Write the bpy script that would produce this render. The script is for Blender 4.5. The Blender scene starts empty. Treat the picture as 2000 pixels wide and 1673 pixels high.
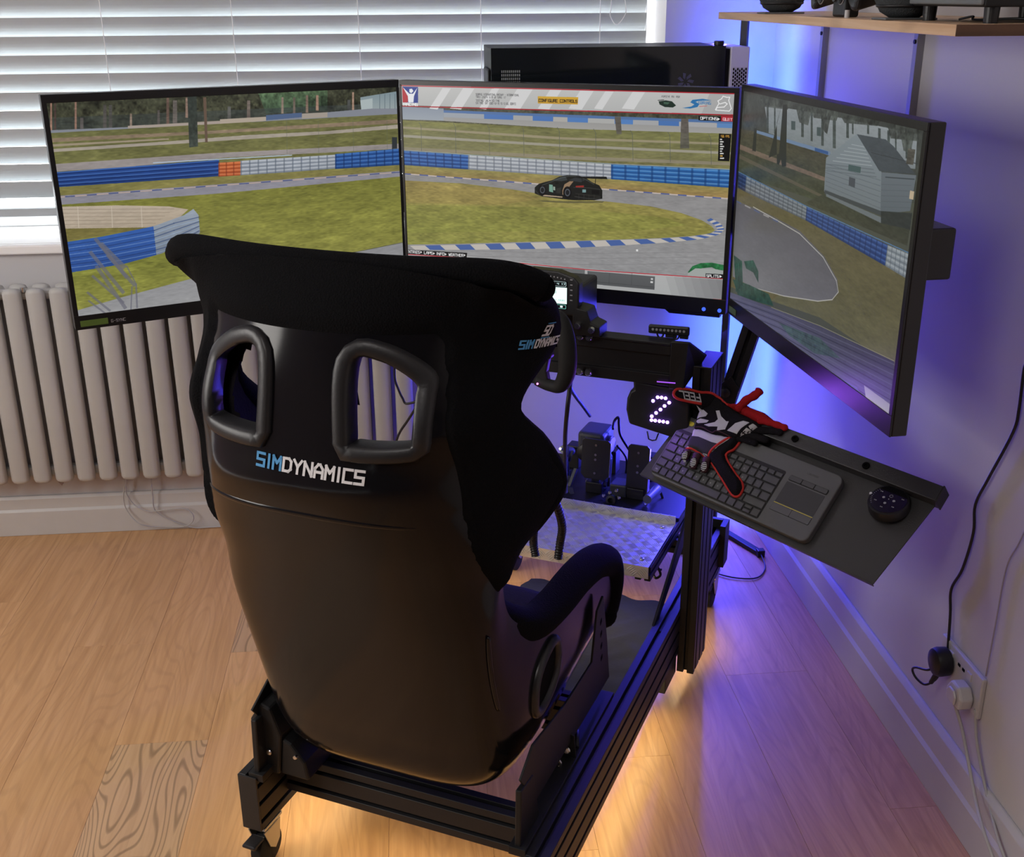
import bpy, bmesh, math, random
import numpy as np
from mathutils import Matrix, Vector
from mathutils.bvhtree import BVHTree

# ------------------------------------------------------------------ camera, world, main lights, exposure
S = bpy.context.scene
COL = S.collection
S.view_settings.view_transform = 'Standard'
S.view_settings.look = 'None'
S.view_settings.gamma = 1.0
S.view_settings.use_curve_mapping = False
S.view_settings.exposure = 0.0
S.cycles.use_denoising = True
S.cycles.max_bounces = 8
S.cycles.sample_clamp_indirect = 6.0
S.cycles.caustics_reflective = False
S.cycles.caustics_refractive = False

cam = bpy.data.cameras.new('camera')
cam.sensor_fit = 'HORIZONTAL'
cam.sensor_width = 36.0
cam.lens = 2190.4754 * 36.0 / 2000.0
cam.clip_start = 0.02
camo = bpy.data.objects.new('camera', cam)
COL.objects.link(camo)
camo.matrix_world = Matrix([[0.9957471, 0.039063, -0.0834376, 0.0], [-0.0919091, 0.3586619, -0.9289318, 0.0], [-0.006361, 0.9326498, 0.3607268, 1.4], [0.0, 0.0, 0.0, 1.0]])
S.camera = camo

W = bpy.data.worlds.new('world')
S.world = W
W.use_nodes = True
bg = W.node_tree.nodes['Background']
bg.inputs['Color'].default_value = (0.93, 0.97, 1.0, 1)
bg.inputs['Strength'].default_value = 10.0

def area(name, loc, aim, size, size_y, power, color, spread=180):
    l = bpy.data.lights.new(name, 'AREA')
    l.shape = 'RECTANGLE'; l.size = size; l.size_y = size_y
    l.energy = power; l.color = color; l.spread = math.radians(spread)
    o = bpy.data.objects.new(name, l)
    o.location = loc
    d = Vector(aim) - Vector(loc)
    o.rotation_euler = d.to_track_quat('-Z', 'Y').to_euler()
    COL.objects.link(o)
    return o

# two unseen fill lights added: daylight from the left and soft light overhead
area('left_daylight_fill', (-2.15, 1.3, 1.35), (0.0, 1.7, 0.3), 1.2, 1.1, 36, (1.0, 0.96, 0.91))
area('overhead_fill_light', (-0.6, 0.1, 2.3), (0.1, 1.2, 0.4), 0.5, 0.5, 8.5, (1.0, 0.95, 0.92))

# ------------------------------------------------------------------ frames: room (W), cockpit (R), tilted tray (T)
FR = {'W': Matrix.Identity(4), 'R': Matrix([[0.8867596, 0.462231, 0.0, -0.0759416], [-0.462231, 0.8867596, 0.0, 1.4379349], [0.0, 0.0, 1.0, 0.0], [0.0, 0.0, 0.0, 1.0]]), 'T': Matrix([[0.6037043, 0.5965535, -0.5288336, 0.5888438], [-0.7953107, 0.4049361, -0.4511181, 1.8435867], [-0.0549723, 0.692929, 0.7189071, 0.576], [0, 0, 0, 1]])}
BASE = {}

def tag(o, label=None, cat=None, group=None, kind=None):
    if label: o['label'] = label
    if cat: o['category'] = cat
    if group: o['group'] = group
    if kind: o['kind'] = kind
    return o

def thing(name, label, cat, base=(0, 0, 0), frame='W', group=None):
    o = bpy.data.objects.new(name, None)
    o.empty_display_size = 0.05
    COL.objects.link(o)
    o.matrix_world = FR[frame] @ Matrix.Translation(base)
    BASE[o.name] = Vector(base)
    return tag(o, label, cat, group)

class MB:
    """collects vertices and faces in the coordinates of a frame"""
    def __init__(self):
        self.v = []; self.f = []
    def add(self, vs, fs):
        n = len(self.v)
        self.v += [tuple(p) for p in vs]
        self.f += [tuple(i + n for i in f) for f in fs]
        return self
    def box(self, x0, x1, y0, y1, z0, z1, M=None):
        vs = [(x0,y0,z0),(x1,y0,z0),(x1,y1,z0),(x0,y1,z0),(x0,y0,z1),(x1,y0,z1),(x1,y1,z1),(x0,y1,z1)]
        if M is not None: vs = [tuple(M @ Vector(p)) for p in vs]
        return self.add(vs, [(0,3,2,1),(4,5,6,7),(0,1,5,4),(1,2,6,5),(2,3,7,6),(3,0,4,7)])
    def bar(self, p0, p1, w, h, up=(0,0,1)):
        """box from p0 to p1, w wide, h high"""
        p0 = Vector(p0); p1 = Vector(p1); d = (p1 - p0); L = d.length; d.normalize()
        s = d.cross(Vector(up)); s.normalize(); u = s.cross(d)
        M = Matrix(((d.x,s.x,u.x,p0.x),(d.y,s.y,u.y,p0.y),(d.z,s.z,u.z,p0.z),(0,0,0,1)))
        return self.box(0, L, -w/2, w/2, -h/2, h/2, M)
    def prism(self, pts, off):
        """polygon pts (3d) extruded by the vector off"""
        n = len(pts); off = Vector(off)
        vs = [Vector(p) for p in pts] + [Vector(p) + off for p in pts]
        fs = [tuple(range(n - 1, -1, -1)), tuple(range(n, 2*n))]
        fs += [(i, (i+1) % n, n + (i+1) % n, n + i) for i in range(n)]
        return self.add(vs, fs)
    def cyl(self, p0, p1, r0, r1=None, n=20, caps=True):
        r1 = r0 if r1 is None else r1
        p0 = Vector(p0); p1 = Vector(p1); d = (p1 - p0).normalized()
        a = d.orthogonal().normalized(); b = d.cross(a)
        vs = []
        for p, r in ((p0, r0), (p1, r1)):
            for i in range(n):
                t = 2*math.pi*i/n
                vs.append(p + a*(r*math.cos(t)) + b*(r*math.sin(t)))
        fs = [(i, (i+1) % n, n + (i+1) % n, n + i) for i in range(n)]
        if caps: fs += [tuple(range(n-1, -1, -1)), tuple(range(n, 2*n))]
        return self.add(vs, fs)
    def lathe(self, p0, d, prof, n=28):
        """prof: (radius, height along d)"""
        p0 = Vector(p0); d = Vector(d).normalized(); a = d.orthogonal().normalized(); b = d.cross(a)
        vs = []; fs = []
        for r, h in prof:
            for i in range(n):
                t = 2*math.pi*i/n
                vs.append(p0 + d*h + a*(r*math.cos(t)) + b*(r*math.sin(t)))
        for k in range(len(prof)-1):
            for i in range(n):
                fs.append((k*n+i, k*n+(i+1) % n, (k+1)*n+(i+1) % n, (k+1)*n+i))
        fs.append(tuple(range(n-1, -1, -1))); m = (len(prof)-1)*n; fs.append(tuple(range(m, m+n)))
        return self.add(vs, fs)
    def tube(self, path, r, n=10, closed=False, flat=None, up=None):
        """round tube through points; r number or list; flat squeezes it along up"""
        P = [Vector(p) for p in path]; N = len(P)
        vs = []; fs = []; a = None
        for i, p in enumerate(P):
            if closed: d = P[(i+1) % N] - P[i-1]
            else: d = P[min(i+1, N-1)] - P[max(i-1, 0)]
            d.normalize()
            if up is not None:
                b = Vector(up) - d*Vector(up).dot(d); b.normalize(); a = b.cross(d)
            elif a is None:
                a = d.orthogonal().normalized(); b = d.cross(a)
            else:
                a = (a - d*a.dot(d)).normalized(); b = d.cross(a)
            ri = r[i] if isinstance(r, (list, tuple)) else r
            rb = ri*(flat if flat else 1)
            for k in range(n):
                t = 2*math.pi*k/n
                vs.append(p + a*(ri*math.cos(t)) + b*(rb*math.sin(t)))
        for i in range(N if closed else N-1):
            j = (i+1) % N
            for k in range(n):
                fs.append((i*n+k, i*n+(k+1) % n, j*n+(k+1) % n, j*n+k))
        if not closed:
            fs.append(tuple(range(n-1, -1, -1))); fs.append(tuple(range((N-1)*n, N*n)))
        return self.add(vs, fs)

def smooth_path(pts, n=8, closed=False):
    P = [Vector(p) for p in pts]; N = len(P); out = []
    for i in range(N if closed else N-1):
        g = (lambda k: P[k % N]) if closed else (lambda k: P[max(0, min(N-1, k))])
        p0, p1, p2, p3 = g(i-1), g(i), g(i+1), g(i+2)
        for k in range(n):
            t = k/n
            out.append(0.5*((2*p1) + (p2-p0)*t + (2*p0-5*p1+4*p2-p3)*t*t + (3*p1-p0-3*p2+p3)*t**3))
    if not closed: out.append(P[-1])
    return out

def part(name, mb, m, parent=None, bevel=0, smooth=False, frame='W', base=None, label=None, kind=None, segs=2, angle=None):
    b = Vector((0,0,0))
    if parent is not None: b = BASE[parent.name]
    elif base is not None: b = Vector(base)
    me = bpy.data.meshes.new(name)
    me.from_pydata([tuple(Vector(p) - b) for p in mb.v], [], mb.f)
    me.validate()
    if isinstance(m, (list, tuple)):
        for x in m: me.materials.append(x)
    else: me.materials.append(m)
    bm = bmesh.new(); bm.from_mesh(me)
    bmesh.ops.recalc_face_normals(bm, faces=bm.faces); bm.to_mesh(me); bm.free()
    if smooth:
        me.polygons.foreach_set('use_smooth', [True]*len(me.polygons))
        if angle:
            me.set_sharp_from_angle(angle=math.radians(angle))
    o = bpy.data.objects.new(name, me)
    COL.objects.link(o)
    if parent is not None: o.parent = parent
    else: o.matrix_world = FR[frame] @ Matrix.Translation(b)
    BASE[o.name] = b
    if bevel:
        md = o.modifiers.new('bevel', 'BEVEL'); md.width = bevel; md.segments = segs
        md.limit_method = 'ANGLE'; md.angle_limit = math.radians(35)
    return tag(o, label=label, kind=kind)

def copy_tree(o, parent=None):
    c = o.copy(); COL.objects.link(c); c.parent = parent
    BASE[c.name] = BASE[o.name]
    for ch in [x for x in bpy.data.objects if x.parent == o]: copy_tree(ch, c)
    return c

# ------------------------------------------------------------------ materials
def M(name, color, rough=0.5, metal=0.0, spec=0.5, coat=0.0, emit=None, estr=0.0, bump=None, var=None, sheen=0.0, trans=0.0):
    """bump: (scale, strength) noise relief; var: (scale, amount) colour variation"""
    m = bpy.data.materials.new(name); m.use_nodes = True
    nt = m.node_tree; b = nt.nodes['Principled BSDF']
    b.inputs['Base Color'].default_value = (*color, 1)
    b.inputs['Roughness'].default_value = rough
    b.inputs['Metallic'].default_value = metal
    b.inputs['Specular IOR Level'].default_value = spec
    b.inputs['Coat Weight'].default_value = coat
    b.inputs['Coat Roughness'].default_value = 0.05
    b.inputs['Sheen Weight'].default_value = sheen
    if emit:
        b.inputs['Emission Color'].default_value = (*emit, 1); b.inputs['Emission Strength'].default_value = estr
    tc = nt.nodes.new('ShaderNodeTexCoord')
    sc = (var or (14.0, 0.06))
    nz = nt.nodes.new('ShaderNodeTexNoise'); nz.inputs['Scale'].default_value = sc[0]; nz.inputs['Detail'].default_value = 4
    nt.links.new(tc.outputs['Object'], nz.inputs['Vector'])
    mx = nt.nodes.new('ShaderNodeMix'); mx.data_type = 'RGBA'
    mx.inputs['A'].default_value = (*[c*(1-sc[1]) for c in color], 1)
    mx.inputs['B'].default_value = (*[min(1, c*(1+sc[1])) for c in color], 1)
    nt.links.new(nz.outputs['Fac'], mx.inputs['Factor']); nt.links.new(mx.outputs['Result'], b.inputs['Base Color'])
    if bump:
        n2 = nt.nodes.new('ShaderNodeTexNoise'); n2.inputs['Scale'].default_value = bump[0]; n2.inputs['Detail'].default_value = 3
        nt.links.new(tc.outputs['Object'], n2.inputs['Vector'])
        bp = nt.nodes.new('ShaderNodeBump'); bp.inputs['Strength'].default_value = bump[1]; bp.inputs['Distance'].default_value = 0.002
        nt.links.new(n2.outputs['Fac'], bp.inputs['Height']); nt.links.new(bp.outputs['Normal'], b.inputs['Normal'])
    return m

def fabric_mat(name, color, scale=420.0, rough=0.95, st=0.6):
    """woven mesh cloth: crossed waves as relief"""
    m = M(name, color, rough, spec=0.10)
    nt = m.node_tree; b = nt.nodes['Principled BSDF']
    tc = nt.nodes.new('ShaderNodeTexCoord')
    vo = nt.nodes.new('ShaderNodeTexVoronoi'); vo.inputs['Scale'].default_value = scale
    nt.links.new(tc.outputs['Object'], vo.inputs['Vector'])
    bp = nt.nodes.new('ShaderNodeBump'); bp.inputs['Strength'].default_value = st; bp.inputs['Distance'].default_value = 0.001
    nt.links.new(vo.outputs['Distance'], bp.inputs['Height']); nt.links.new(bp.outputs['Normal'], b.inputs['Normal'])
    return m

def wood_mat(name, c0, c1, c2, cathedral=0.0, rough=0.42, axis='Y', scale=1.0, rnd=0.25, rings=95.0):
    m = bpy.data.materials.new(name); m.use_nodes = True
    nt = m.node_tree; b = nt.nodes['Principled BSDF']; b.inputs['Roughness'].default_value = rough
    b.inputs['Specular IOR Level'].default_value = 0.4
    tc = nt.nodes.new('ShaderNodeTexCoord'); oi = nt.nodes.new('ShaderNodeObjectInfo')
    off = nt.nodes.new('ShaderNodeVectorMath'); off.operation = 'SCALE'; off.inputs[0].default_value = (37.0, 91.0, 17.0)
    nt.links.new(oi.outputs['Random'], off.inputs['Scale'])
    ad = nt.nodes.new('ShaderNodeVectorMath'); ad.operation = 'ADD'
    nt.links.new(tc.outputs['Object'], ad.inputs[0]); nt.links.new(off.outputs[0], ad.inputs[1])
    mp = nt.nodes.new('ShaderNodeMapping')
    st = {'Y': (55*scale, 2.4*scale, 55*scale), 'X': (2.4*scale, 55*scale, 55*scale)}[axis]
    mp.inputs['Scale'].default_value = st
    nt.links.new(ad.outputs[0], mp.inputs['Vector'])
    n1 = nt.nodes.new('ShaderNodeTexNoise'); n1.inputs['Scale'].default_value = 1.0; n1.inputs['Detail'].default_value = 7; n1.inputs['Roughness'].default_value = 0.62; n1.inputs['Distortion'].default_value = 0.8
    nt.links.new(mp.outputs[0], n1.inputs['Vector'])
    # broad growth rings from a distorted wave
    mp2 = nt.nodes.new('ShaderNodeMapping')
    mp2.inputs['Scale'].default_value = {'Y': (1.0, 0.16, 1.0), 'X': (0.16, 1.0, 1.0)}[axis]
    nt.links.new(ad.outputs[0], mp2.inputs['Vector'])
    wv = nt.nodes.new('ShaderNodeTexNoise'); wv.inputs['Scale'].default_value = 7.0*scale; wv.inputs['Detail'].default_value = 1.5
    nt.links.new(mp2.outputs[0], wv.inputs['Vector'])
    ml = nt.nodes.new('ShaderNodeMath'); ml.operation = 'MULTIPLY'; ml.inputs[1].default_value = rings
    nt.links.new(wv.outputs['Fac'], ml.inputs[0])
    sn = nt.nodes.new('ShaderNodeMath'); sn.operation = 'SINE'; nt.links.new(ml.outputs[0], sn.inputs[0])
    cr = nt.nodes.new('ShaderNodeValToRGB')
    cr.color_ramp.elements[0].position = 0.28; cr.color_ramp.elements[0].color = (*c0, 1)
    cr.color_ramp.elements[1].position = 0.72; cr.color_ramp.elements[1].color = (*c2, 1)
    e = cr.color_ramp.elements.new(0.5); e.color = (*c1, 1)
    nt.links.new(n1.outputs['Fac'], cr.inputs['Fac'])
    mr = nt.nodes.new('ShaderNodeMapRange'); mr.inputs['From Min'].default_value = 0.35; mr.inputs['From Max'].default_value = 1.0
    mr.inputs['To Min'].default_value = 0.0; mr.inputs['To Max'].default_value = 0.06 + cathedral
    nt.links.new(sn.outputs[0], mr.inputs['Value'])
    mx = nt.nodes.new('ShaderNodeMix'); mx.data_type = 'RGBA'
    nt.links.new(mr.outputs[0], mx.inputs['Factor']); nt.links.new(cr.outputs['Color'], mx.inputs['A'])
    mx.inputs['B'].default_value = (*[c*0.30 for c in c0], 1)
    hv = nt.nodes.new('ShaderNodeHueSaturation')
    mrr = nt.nodes.new('ShaderNodeMapRange'); mrr.inputs['To Min'].default_value = 1-rnd; mrr.inputs['To Max'].default_value = 1+rnd*0.6
    nt.links.new(oi.outputs['Random'], mrr.inputs['Value']); nt.links.new(mrr.outputs[0], hv.inputs['Value'])
    nt.links.new(mx.outputs['Result'], hv.inputs['Color'])
    nt.links.new(hv.outputs['Color'], b.inputs['Base Color'])
    bp = nt.nodes.new('ShaderNodeBump'); bp.inputs['Strength'].default_value = 0.12; bp.inputs['Distance'].default_value = 0.001
    nt.links.new(n1.outputs['Fac'], bp.inputs['Height']); nt.links.new(bp.outputs['Normal'], b.inputs['Normal'])
    return m

def emat(name, color, strength):
    m = bpy.data.materials.new(name); m.use_nodes = True; nt = m.node_tree; nt.nodes.clear()
    e = nt.nodes.new('ShaderNodeEmission'); e.inputs['Color'].default_value = (*color, 1); e.inputs['Strength'].default_value = strength
    o = nt.nodes.new('ShaderNodeOutputMaterial'); nt.links.new(e.outputs[0], o.inputs[0])
    return m

WALL = M('wall_paint', (0.58, 0.565, 0.575), 0.8, spec=0.25, var=(3.0, 0.03), bump=(60, 0.15))
WALLD = M('wall_darkened_for_reflection', (0.20, 0.19, 0.19), 0.85)  # unseen wall's colour darkened to keep reflections in the seat shell dim
TRIMW = M('trim_gloss_white', (0.55, 0.535, 0.525), 0.35, spec=0.4)
SILL = M('sill_white', (0.88, 0.88, 0.88), 0.35)
RADM = M('radiator_enamel', (0.43, 0.42, 0.405), 0.4, spec=0.35)
PLANK = wood_mat('oak_plank', (0.52, 0.275, 0.115), (0.63, 0.35, 0.155), (0.72, 0.42, 0.20), 0.05, rnd=0.08, rings=150.0)
PLANKG = wood_mat('oak_plank_open_grain', (0.50, 0.30, 0.15), (0.58, 0.36, 0.19), (0.64, 0.41, 0.22), 0.50, rnd=0.05, rings=330.0)
SHELFW = wood_mat('shelf_pine', (0.50, 0.31, 0.18), (0.60, 0.40, 0.25), (0.68, 0.48, 0.32), 0.15, rough=0.55, axis='Y', scale=0.8, rnd=0.0)
SHELFE = wood_mat('shelf_end_grain', (0.09, 0.048, 0.030), (0.12, 0.065, 0.040), (0.15, 0.085, 0.055), 0.2, rough=0.6, axis='X', rnd=0.0)
CORD = M('blind_cord', (0.80, 0.80, 0.79), 0.8)
SUBF = M('subfloor', (0.30, 0.16, 0.07), 0.9)
ALU = M('black_anodised', (0.016, 0.016, 0.018), 0.45, metal=0.0, spec=0.35)
SLOT = M('slot_black', (0.002, 0.002, 0.002), 0.9, spec=0.1)
BLKP = M('black_plastic', (0.012, 0.012, 0.014), 0.42, bump=(300, 0.1))
BLKG = M('gloss_black_plastic', (0.006, 0.006, 0.008), 0.12)
BLKM = M('matt_black_metal', (0.010, 0.010, 0.011), 0.5, spec=0.4)
SHELL = M('seat_shell_gloss', (0.0045, 0.0045, 0.006), 0.14, spec=0.32)
FAB = fabric_mat('seat_mesh_fabric', (0.0034, 0.0034, 0.0042))
CUSH = fabric_mat('seat_cushion_fabric', (0.020, 0.017, 0.022), 300)
RUBB = M('rubber', (0.012, 0.012, 0.012), 0.7, spec=0.3)
STEEL = M('bright_steel', (0.62, 0.62, 0.63), 0.22, metal=1.0)
ZINC = M('zinc_plate', (0.55, 0.58, 0.60), 0.3, metal=1.0)
TREAD = M('tread_aluminium', (0.72, 0.71, 0.68), 0.34, metal=0.55)
PEDM = M('pedal_black', (0.010, 0.010, 0.012), 0.45)
PEDS = M('pedal_steel', (0.30, 0.30, 0.33), 0.3, metal=1.0)
GREYP = M('grey_cylinder', (0.06, 0.065, 0.08), 0.35)
KEYB = M('keyboard_grey', (0.095, 0.097, 0.100), 0.5)
KEYC = M('key_cap', (0.062, 0.064, 0.068), 0.45)
KEYW = M('key_well_black', (0.004, 0.004, 0.004), 0.6)
TRAYM = M('tray_black_sheet', (0.034, 0.034, 0.036), 0.42, bump=(500, 0.15))
YEL = M('yellow_accent', (0.62, 0.52, 0.06), 0.5)
WHT = M('white_print', (0.72, 0.72, 0.74), 0.6)
DIMW = M('faint_print', (0.34, 0.34, 0.36), 0.6)
BLUP = M('blue_print', (0.07, 0.30, 0.60), 0.6)
CASEM = M('case_black_steel', (0.006, 0.006, 0.007), 0.5, spec=0.3)
CASEG = M('smoked_glass_side', (0.010, 0.013, 0.015), 0.07)
CASEL = M('case_front_panel', (0.70, 0.68, 0.80), 0.4)
GLRED = fabric_mat('glove_red_suede', (0.30, 0.012, 0.014), 500, st=0.5)
GLPIP = M('glove_red_piping', (0.50, 0.032, 0.025), 0.7, spec=0.2)
GLBLK = fabric_mat('glove_black_knit', (0.010, 0.009, 0.011), 500)
GLWHT = M('glove_pale_print', (0.48, 0.48, 0.50), 0.8, spec=0.1)
GLDRK = M('glove_dark_maroon', (0.035, 0.008, 0.014), 0.8)
PLUGW = M('plug_white', (0.55, 0.54, 0.55), 0.35)
CABW = M('white_cable', (0.45, 0.44, 0.44), 0.45)
CABB = M('black_cable', (0.008, 0.008, 0.010), 0.45)
SPKF = fabric_mat('speaker_grey_cloth', (0.055, 0.060, 0.064), 500)
SPKB = M('speaker_box_grey', (0.13, 0.135, 0.14), 0.5)
PADM = M('gamepad_black', (0.010, 0.010, 0.012), 0.35)
BRKT = M('bracket_grey', (0.28, 0.28, 0.29), 0.45)
MATM = M('floor_mat_dark', (0.018, 0.022, 0.050), 0.85, bump=(40, 0.8))
MONB = M('monitor_bezel', (0.010, 0.010, 0.011), 0.33)
BLUE_E = emat('led_blue', (0.04, 0.14, 1.0), 14.0)
WARM_E = emat('led_warm', (1.0, 0.80, 0.40), 4.0)
PURP_E = emat('led_dot_violet', (0.32, 0.13, 1.0), 60.0)
PNK_E = emat('led_dot_pink', (1.0, 0.2, 0.9), 4.0)
VIO_E = emat('led_line_violet', (0.45, 0.12, 1.0), 1.0)
DOTG = M('led_dot_off', (0.30, 0.30, 0.32), 0.4)

# ------------------------------------------------------------------ the room
XL, XR, YB, YF, ZC = -2.3, 0.945, 2.944, -2.2, 2.45       # left wall, right wall, window wall, wall behind the viewer, ceiling
WX0, WX1, WZ0, WZ1 = -1.75, 0.659, 0.815, 2.15            # window opening
RD = 0.27                                                 # depth of the reveal

floor = part('floor', MB().box(XL, XR, YF, YB, -0.05, -0.010), SUBF); floor['kind'] = 'structure'
# oak boards: columns along the room, joints where the photograph shows them
PW = 0.1833; X0 = -0.63
joints = {-1: [2.32], 0: [1.937], 1: [2.26], 2: [1.35, 2.75], 3: [2.05], 4: [1.55, 2.52], 5: [1.795], 6: [2.42], 7: [2.055], -2: [1.70], -3: [2.55], -4: [2.0], -5: [1.5], -6: [2.2], -7: [1.8], -8:[2.3], -9:[1.6], 8: [1.6]}
g = 0.0002
rng = random.Random(5)
for k in range(-9, 9):
    xa = max(X0 + k*PW, XL); xb = min(X0 + (k+1)*PW, XR)
    if xb - xa < 0.02: continue
    ys = sorted(joints.get(k, [2.0])); 
    lo = ys[0]
    while lo > YF + 0.3: lo -= 1.9; ys.insert(0, max(lo, YF))
    ys[0] = YF; ys.append(YB)
    for ya, yb in zip(ys[:-1], ys[1:]):
        m = PLANKG if (k == 0 and yb == 1.937) or (k == 1 and ya > 2.0) else PLANK
        o = part('plank', MB().box(-(xb-xa)/2+g, (xb-xa)/2-g, -(yb-ya)/2+g, (yb-ya)/2-g, -0.010, 0.0), m, bevel=0.0002, segs=1)
        o.parent = floor; o.location = ((xa+xb)/2, (ya+yb)/2, 0)

wb = MB()
wb.box(XL, WX0, YB, YB+RD+0.08, 0, ZC); wb.box(WX1, XR+0.1, YB, YB+RD+0.08, 0, ZC)
wb.box(WX0, WX1, YB, YB+RD+0.08, 0, WZ0-0.02); wb.box(WX0, WX1, YB, YB+RD+0.08, WZ1, ZC)
part('wall_back', wb, WALL, kind='structure')
part('wall_right', MB().box(XR, XR+0.1, YF, YB, 0, ZC), WALL, kind='structure')
part('wall_left', MB().box(XL-0.1, XL, YF, YB+RD, 0, ZC), WALL, kind='structure')
part('wall_front', MB().box(XL, XR, YF-0.1, YF, 0, ZC), WALLD, kind='structure')
part('ceiling', MB().box(XL-0.1, XR+0.1, YF-0.1, YB+RD+0.08, ZC, ZC+0.05), WALL, kind='structure')
# deep sill with a rounded nosing
part('trim_1', MB().box(WX0-0.03, WX1+0.03, YB-0.022, YB, WZ0-0.024, WZ0).box(WX0, WX1, YB, YB+RD, WZ0-0.02, WZ0), SILL, bevel=0.004, kind='structure', label='painted window sill under the blind')
# skirting boards, each with a stepped moulding
def skirt(name, horizontal, h):
    if horizontal:
        pr = [(YB, 0), (YB-0.018, 0), (YB-0.018, h*0.62), (YB-0.013, h*0.68), (YB-0.011, h*0.93), (YB-0.006, h), (YB, h)]
        mb = MB().prism([(XL, y, z) for y, z in pr], (XR-XL, 0, 0))
    else:
        pr = [(XR, 0), (XR-0.020, 0), (XR-0.020, h*0.54), (XR-0.015, h*0.60), (XR-0.013, h*0.93), (XR-0.005, h), (XR, h)]
        mb = MB().prism([(x, YF, z) for x, z in pr], (0, YB-YF-0.012, 0))
    part(name, mb, TRIMW, kind='structure', bevel=0.0015)
skirt('baseboard_back', True, 0.115); skirt('baseboard_right', False, 0.135)

# window behind the blind: frame, mullion, one pane per side
wf = tag(part('window_1', MB().box(WX0, WX1, YB+RD-0.03, YB+RD+0.03, WZ0, WZ0+0.05).box(WX0, WX1, YB+RD-0.03, YB+RD+0.03, WZ1-0.05, WZ1)
     .box(WX0, WX0+0.05, YB+RD-0.03, YB+RD+0.03, WZ0+0.05, WZ1-0.05).box(WX1-0.02, WX1, YB+RD-0.03, YB+RD+0.03, WZ0+0.05, WZ1-0.05)
     .box(-0.58, -0.53, YB+RD-0.03, YB+RD+0.03, WZ0+0.05, WZ1-0.05), SILL, bevel=0.003), kind='structure')
gm = bpy.data.materials.new('window_glass'); gm.use_nodes = True; nt = gm.node_tree; nt.nodes.clear()
t_ = nt.nodes.new('ShaderNodeBsdfTransparent'); g_ = nt.nodes.new('ShaderNodeBsdfGlossy'); g_.inputs['Roughness'].default_value = 0.02
x_ = nt.nodes.new('ShaderNodeMixShader'); x_.inputs[0].default_value = 0.06; oo = nt.nodes.new('ShaderNodeOutputMaterial')
nt.links.new(t_.outputs[0], x_.inputs[1]); nt.links.new(g_.outputs[0], x_.inputs[2]); nt.links.new(x_.outputs[0], oo.inputs[0])
for a, b in ((WX0+0.05, -0.58), (-0.53, WX1-0.02)):
    part('pane', MB().box(a, b, YB+RD-0.004, YB+RD+0.002, WZ0+0.05, WZ1-0.05), gm, parent=wf)

# ------------------------------------------------------------------ venetian blind
SLM = bpy.data.materials.new('slat_white'); SLM.use_nodes = True; nt = SLM.node_tree; nt.nodes.clear()
d_ = nt.nodes.new('ShaderNodeBsdfDiffuse'); d_.inputs['Color'].default_value = (0.44, 0.46, 0.47, 1)
tr = nt.nodes.new('ShaderNodeBsdfTranslucent'); tr.inputs['Color'].default_value = (0.8, 0.85, 0.82, 1)
x_ = nt.nodes.new('ShaderNodeMixShader'); x_.inputs[0].default_value = 0.03; oo = nt.nodes.new('ShaderNodeOutputMaterial')
nt.links.new(d_.outputs[0], x_.inputs[1]); nt.links.new(tr.outputs[0], x_.inputs[2]); nt.links.new(x_.outputs[0], oo.inputs[0])

YBL = YB + 0.16; PITCH = 0.0449; BZ = 0.8709; BX0, BX1 = WX0+0.01, 0.6406
blind = thing('venetian_blind', 'white slatted venetian blind hanging in the window, slats tilted nearly shut', 'blind', ((BX0+BX1)/2, YBL, BZ))
SW, TILT = 0.052, math.radians(60)
sl = None
nsl = int((WZ1 - 0.06 - BZ)/PITCH)
for i in range(nsl):
    z = BZ + 0.012 + PITCH*(i + 0.98)
    if sl is None:
        mb = MB(); n = 6; vs = []
        for x in (BX0, BX1):
            for j in range(n+1):
                t = (j/n - 0.5)*SW; c = 0.004*(1 - (2*j/n-1)**2)
                # inner edge up, outer edge down; slightly arched
                y = t*math.cos(TILT) - c*math.sin(TILT); zz = -t*math.sin(TILT) - c*math.cos(TILT)*0.4
                vs.append((x, YBL + y, zz + z)); 
        m_ = n+1
        top = [(a, b, c) for a, b, c in vs]; bot = [(a, b+0.0006, c-0.0018) for a, b, c in vs]
        fs = [(j, j+1, m_+j+1, m_+j) for j in range(n)]
        fs2 = [tuple(k + 2*m_ for k in reversed(f)) for f in fs]
        side = [(0, m_, 3*m_, 2*m_), (n, 2*m_+n, 3*m_+n, m_+n)]
        mb.add(top + bot, fs + fs2 + side)
        sl = part('slat', mb, SLM, blind); z0 = z
    else:
        c = sl.copy(); COL.objects.link(c); c.parent = blind; c.location = (0, 0, z - z0)
part('bottom_rail', MB().box(BX0, BX1, YBL-0.022, YBL+0.022, BZ-0.012, BZ+0.008), SLM, blind, bevel=0.003)
part('head_rail', MB().box(BX0, BX1, YBL-0.03, YBL+0.03, WZ1-0.05, WZ1-0.002), SLM, blind, bevel=0.003)
for i, x in enumerate([-0.7528, -0.4298, -0.1116, 0.2036, 0.5156]):
    mb = MB()
    # front and back ladder strings plus short visible lift cord between slats
    mb.cyl((x, YBL-0.019, BZ), (x, YBL-0.019, WZ1-0.05), 0.0011, n=6)
    mb.cyl((x+0.002, YBL+0.022, BZ), (x+0.002, YBL+0.022, WZ1-0.05), 0.0011, n=6)
    part('ladder_cord', mb, CORD, blind)
part('pull_cord', MB().tube(smooth_path([(0.5383, 3.044, 1.5298), (0.537, 3.044, 1.3791), (0.5351, 3.044, 1.3483), (0.5518, 3.044, 1.3258), (0.5726, 3.044, 1.348), (0.5745, 3.044, 1.3727), (0.5587, 3.044, 1.4581)], 6), 0.0011, n=6), CORD, blind)

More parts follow.
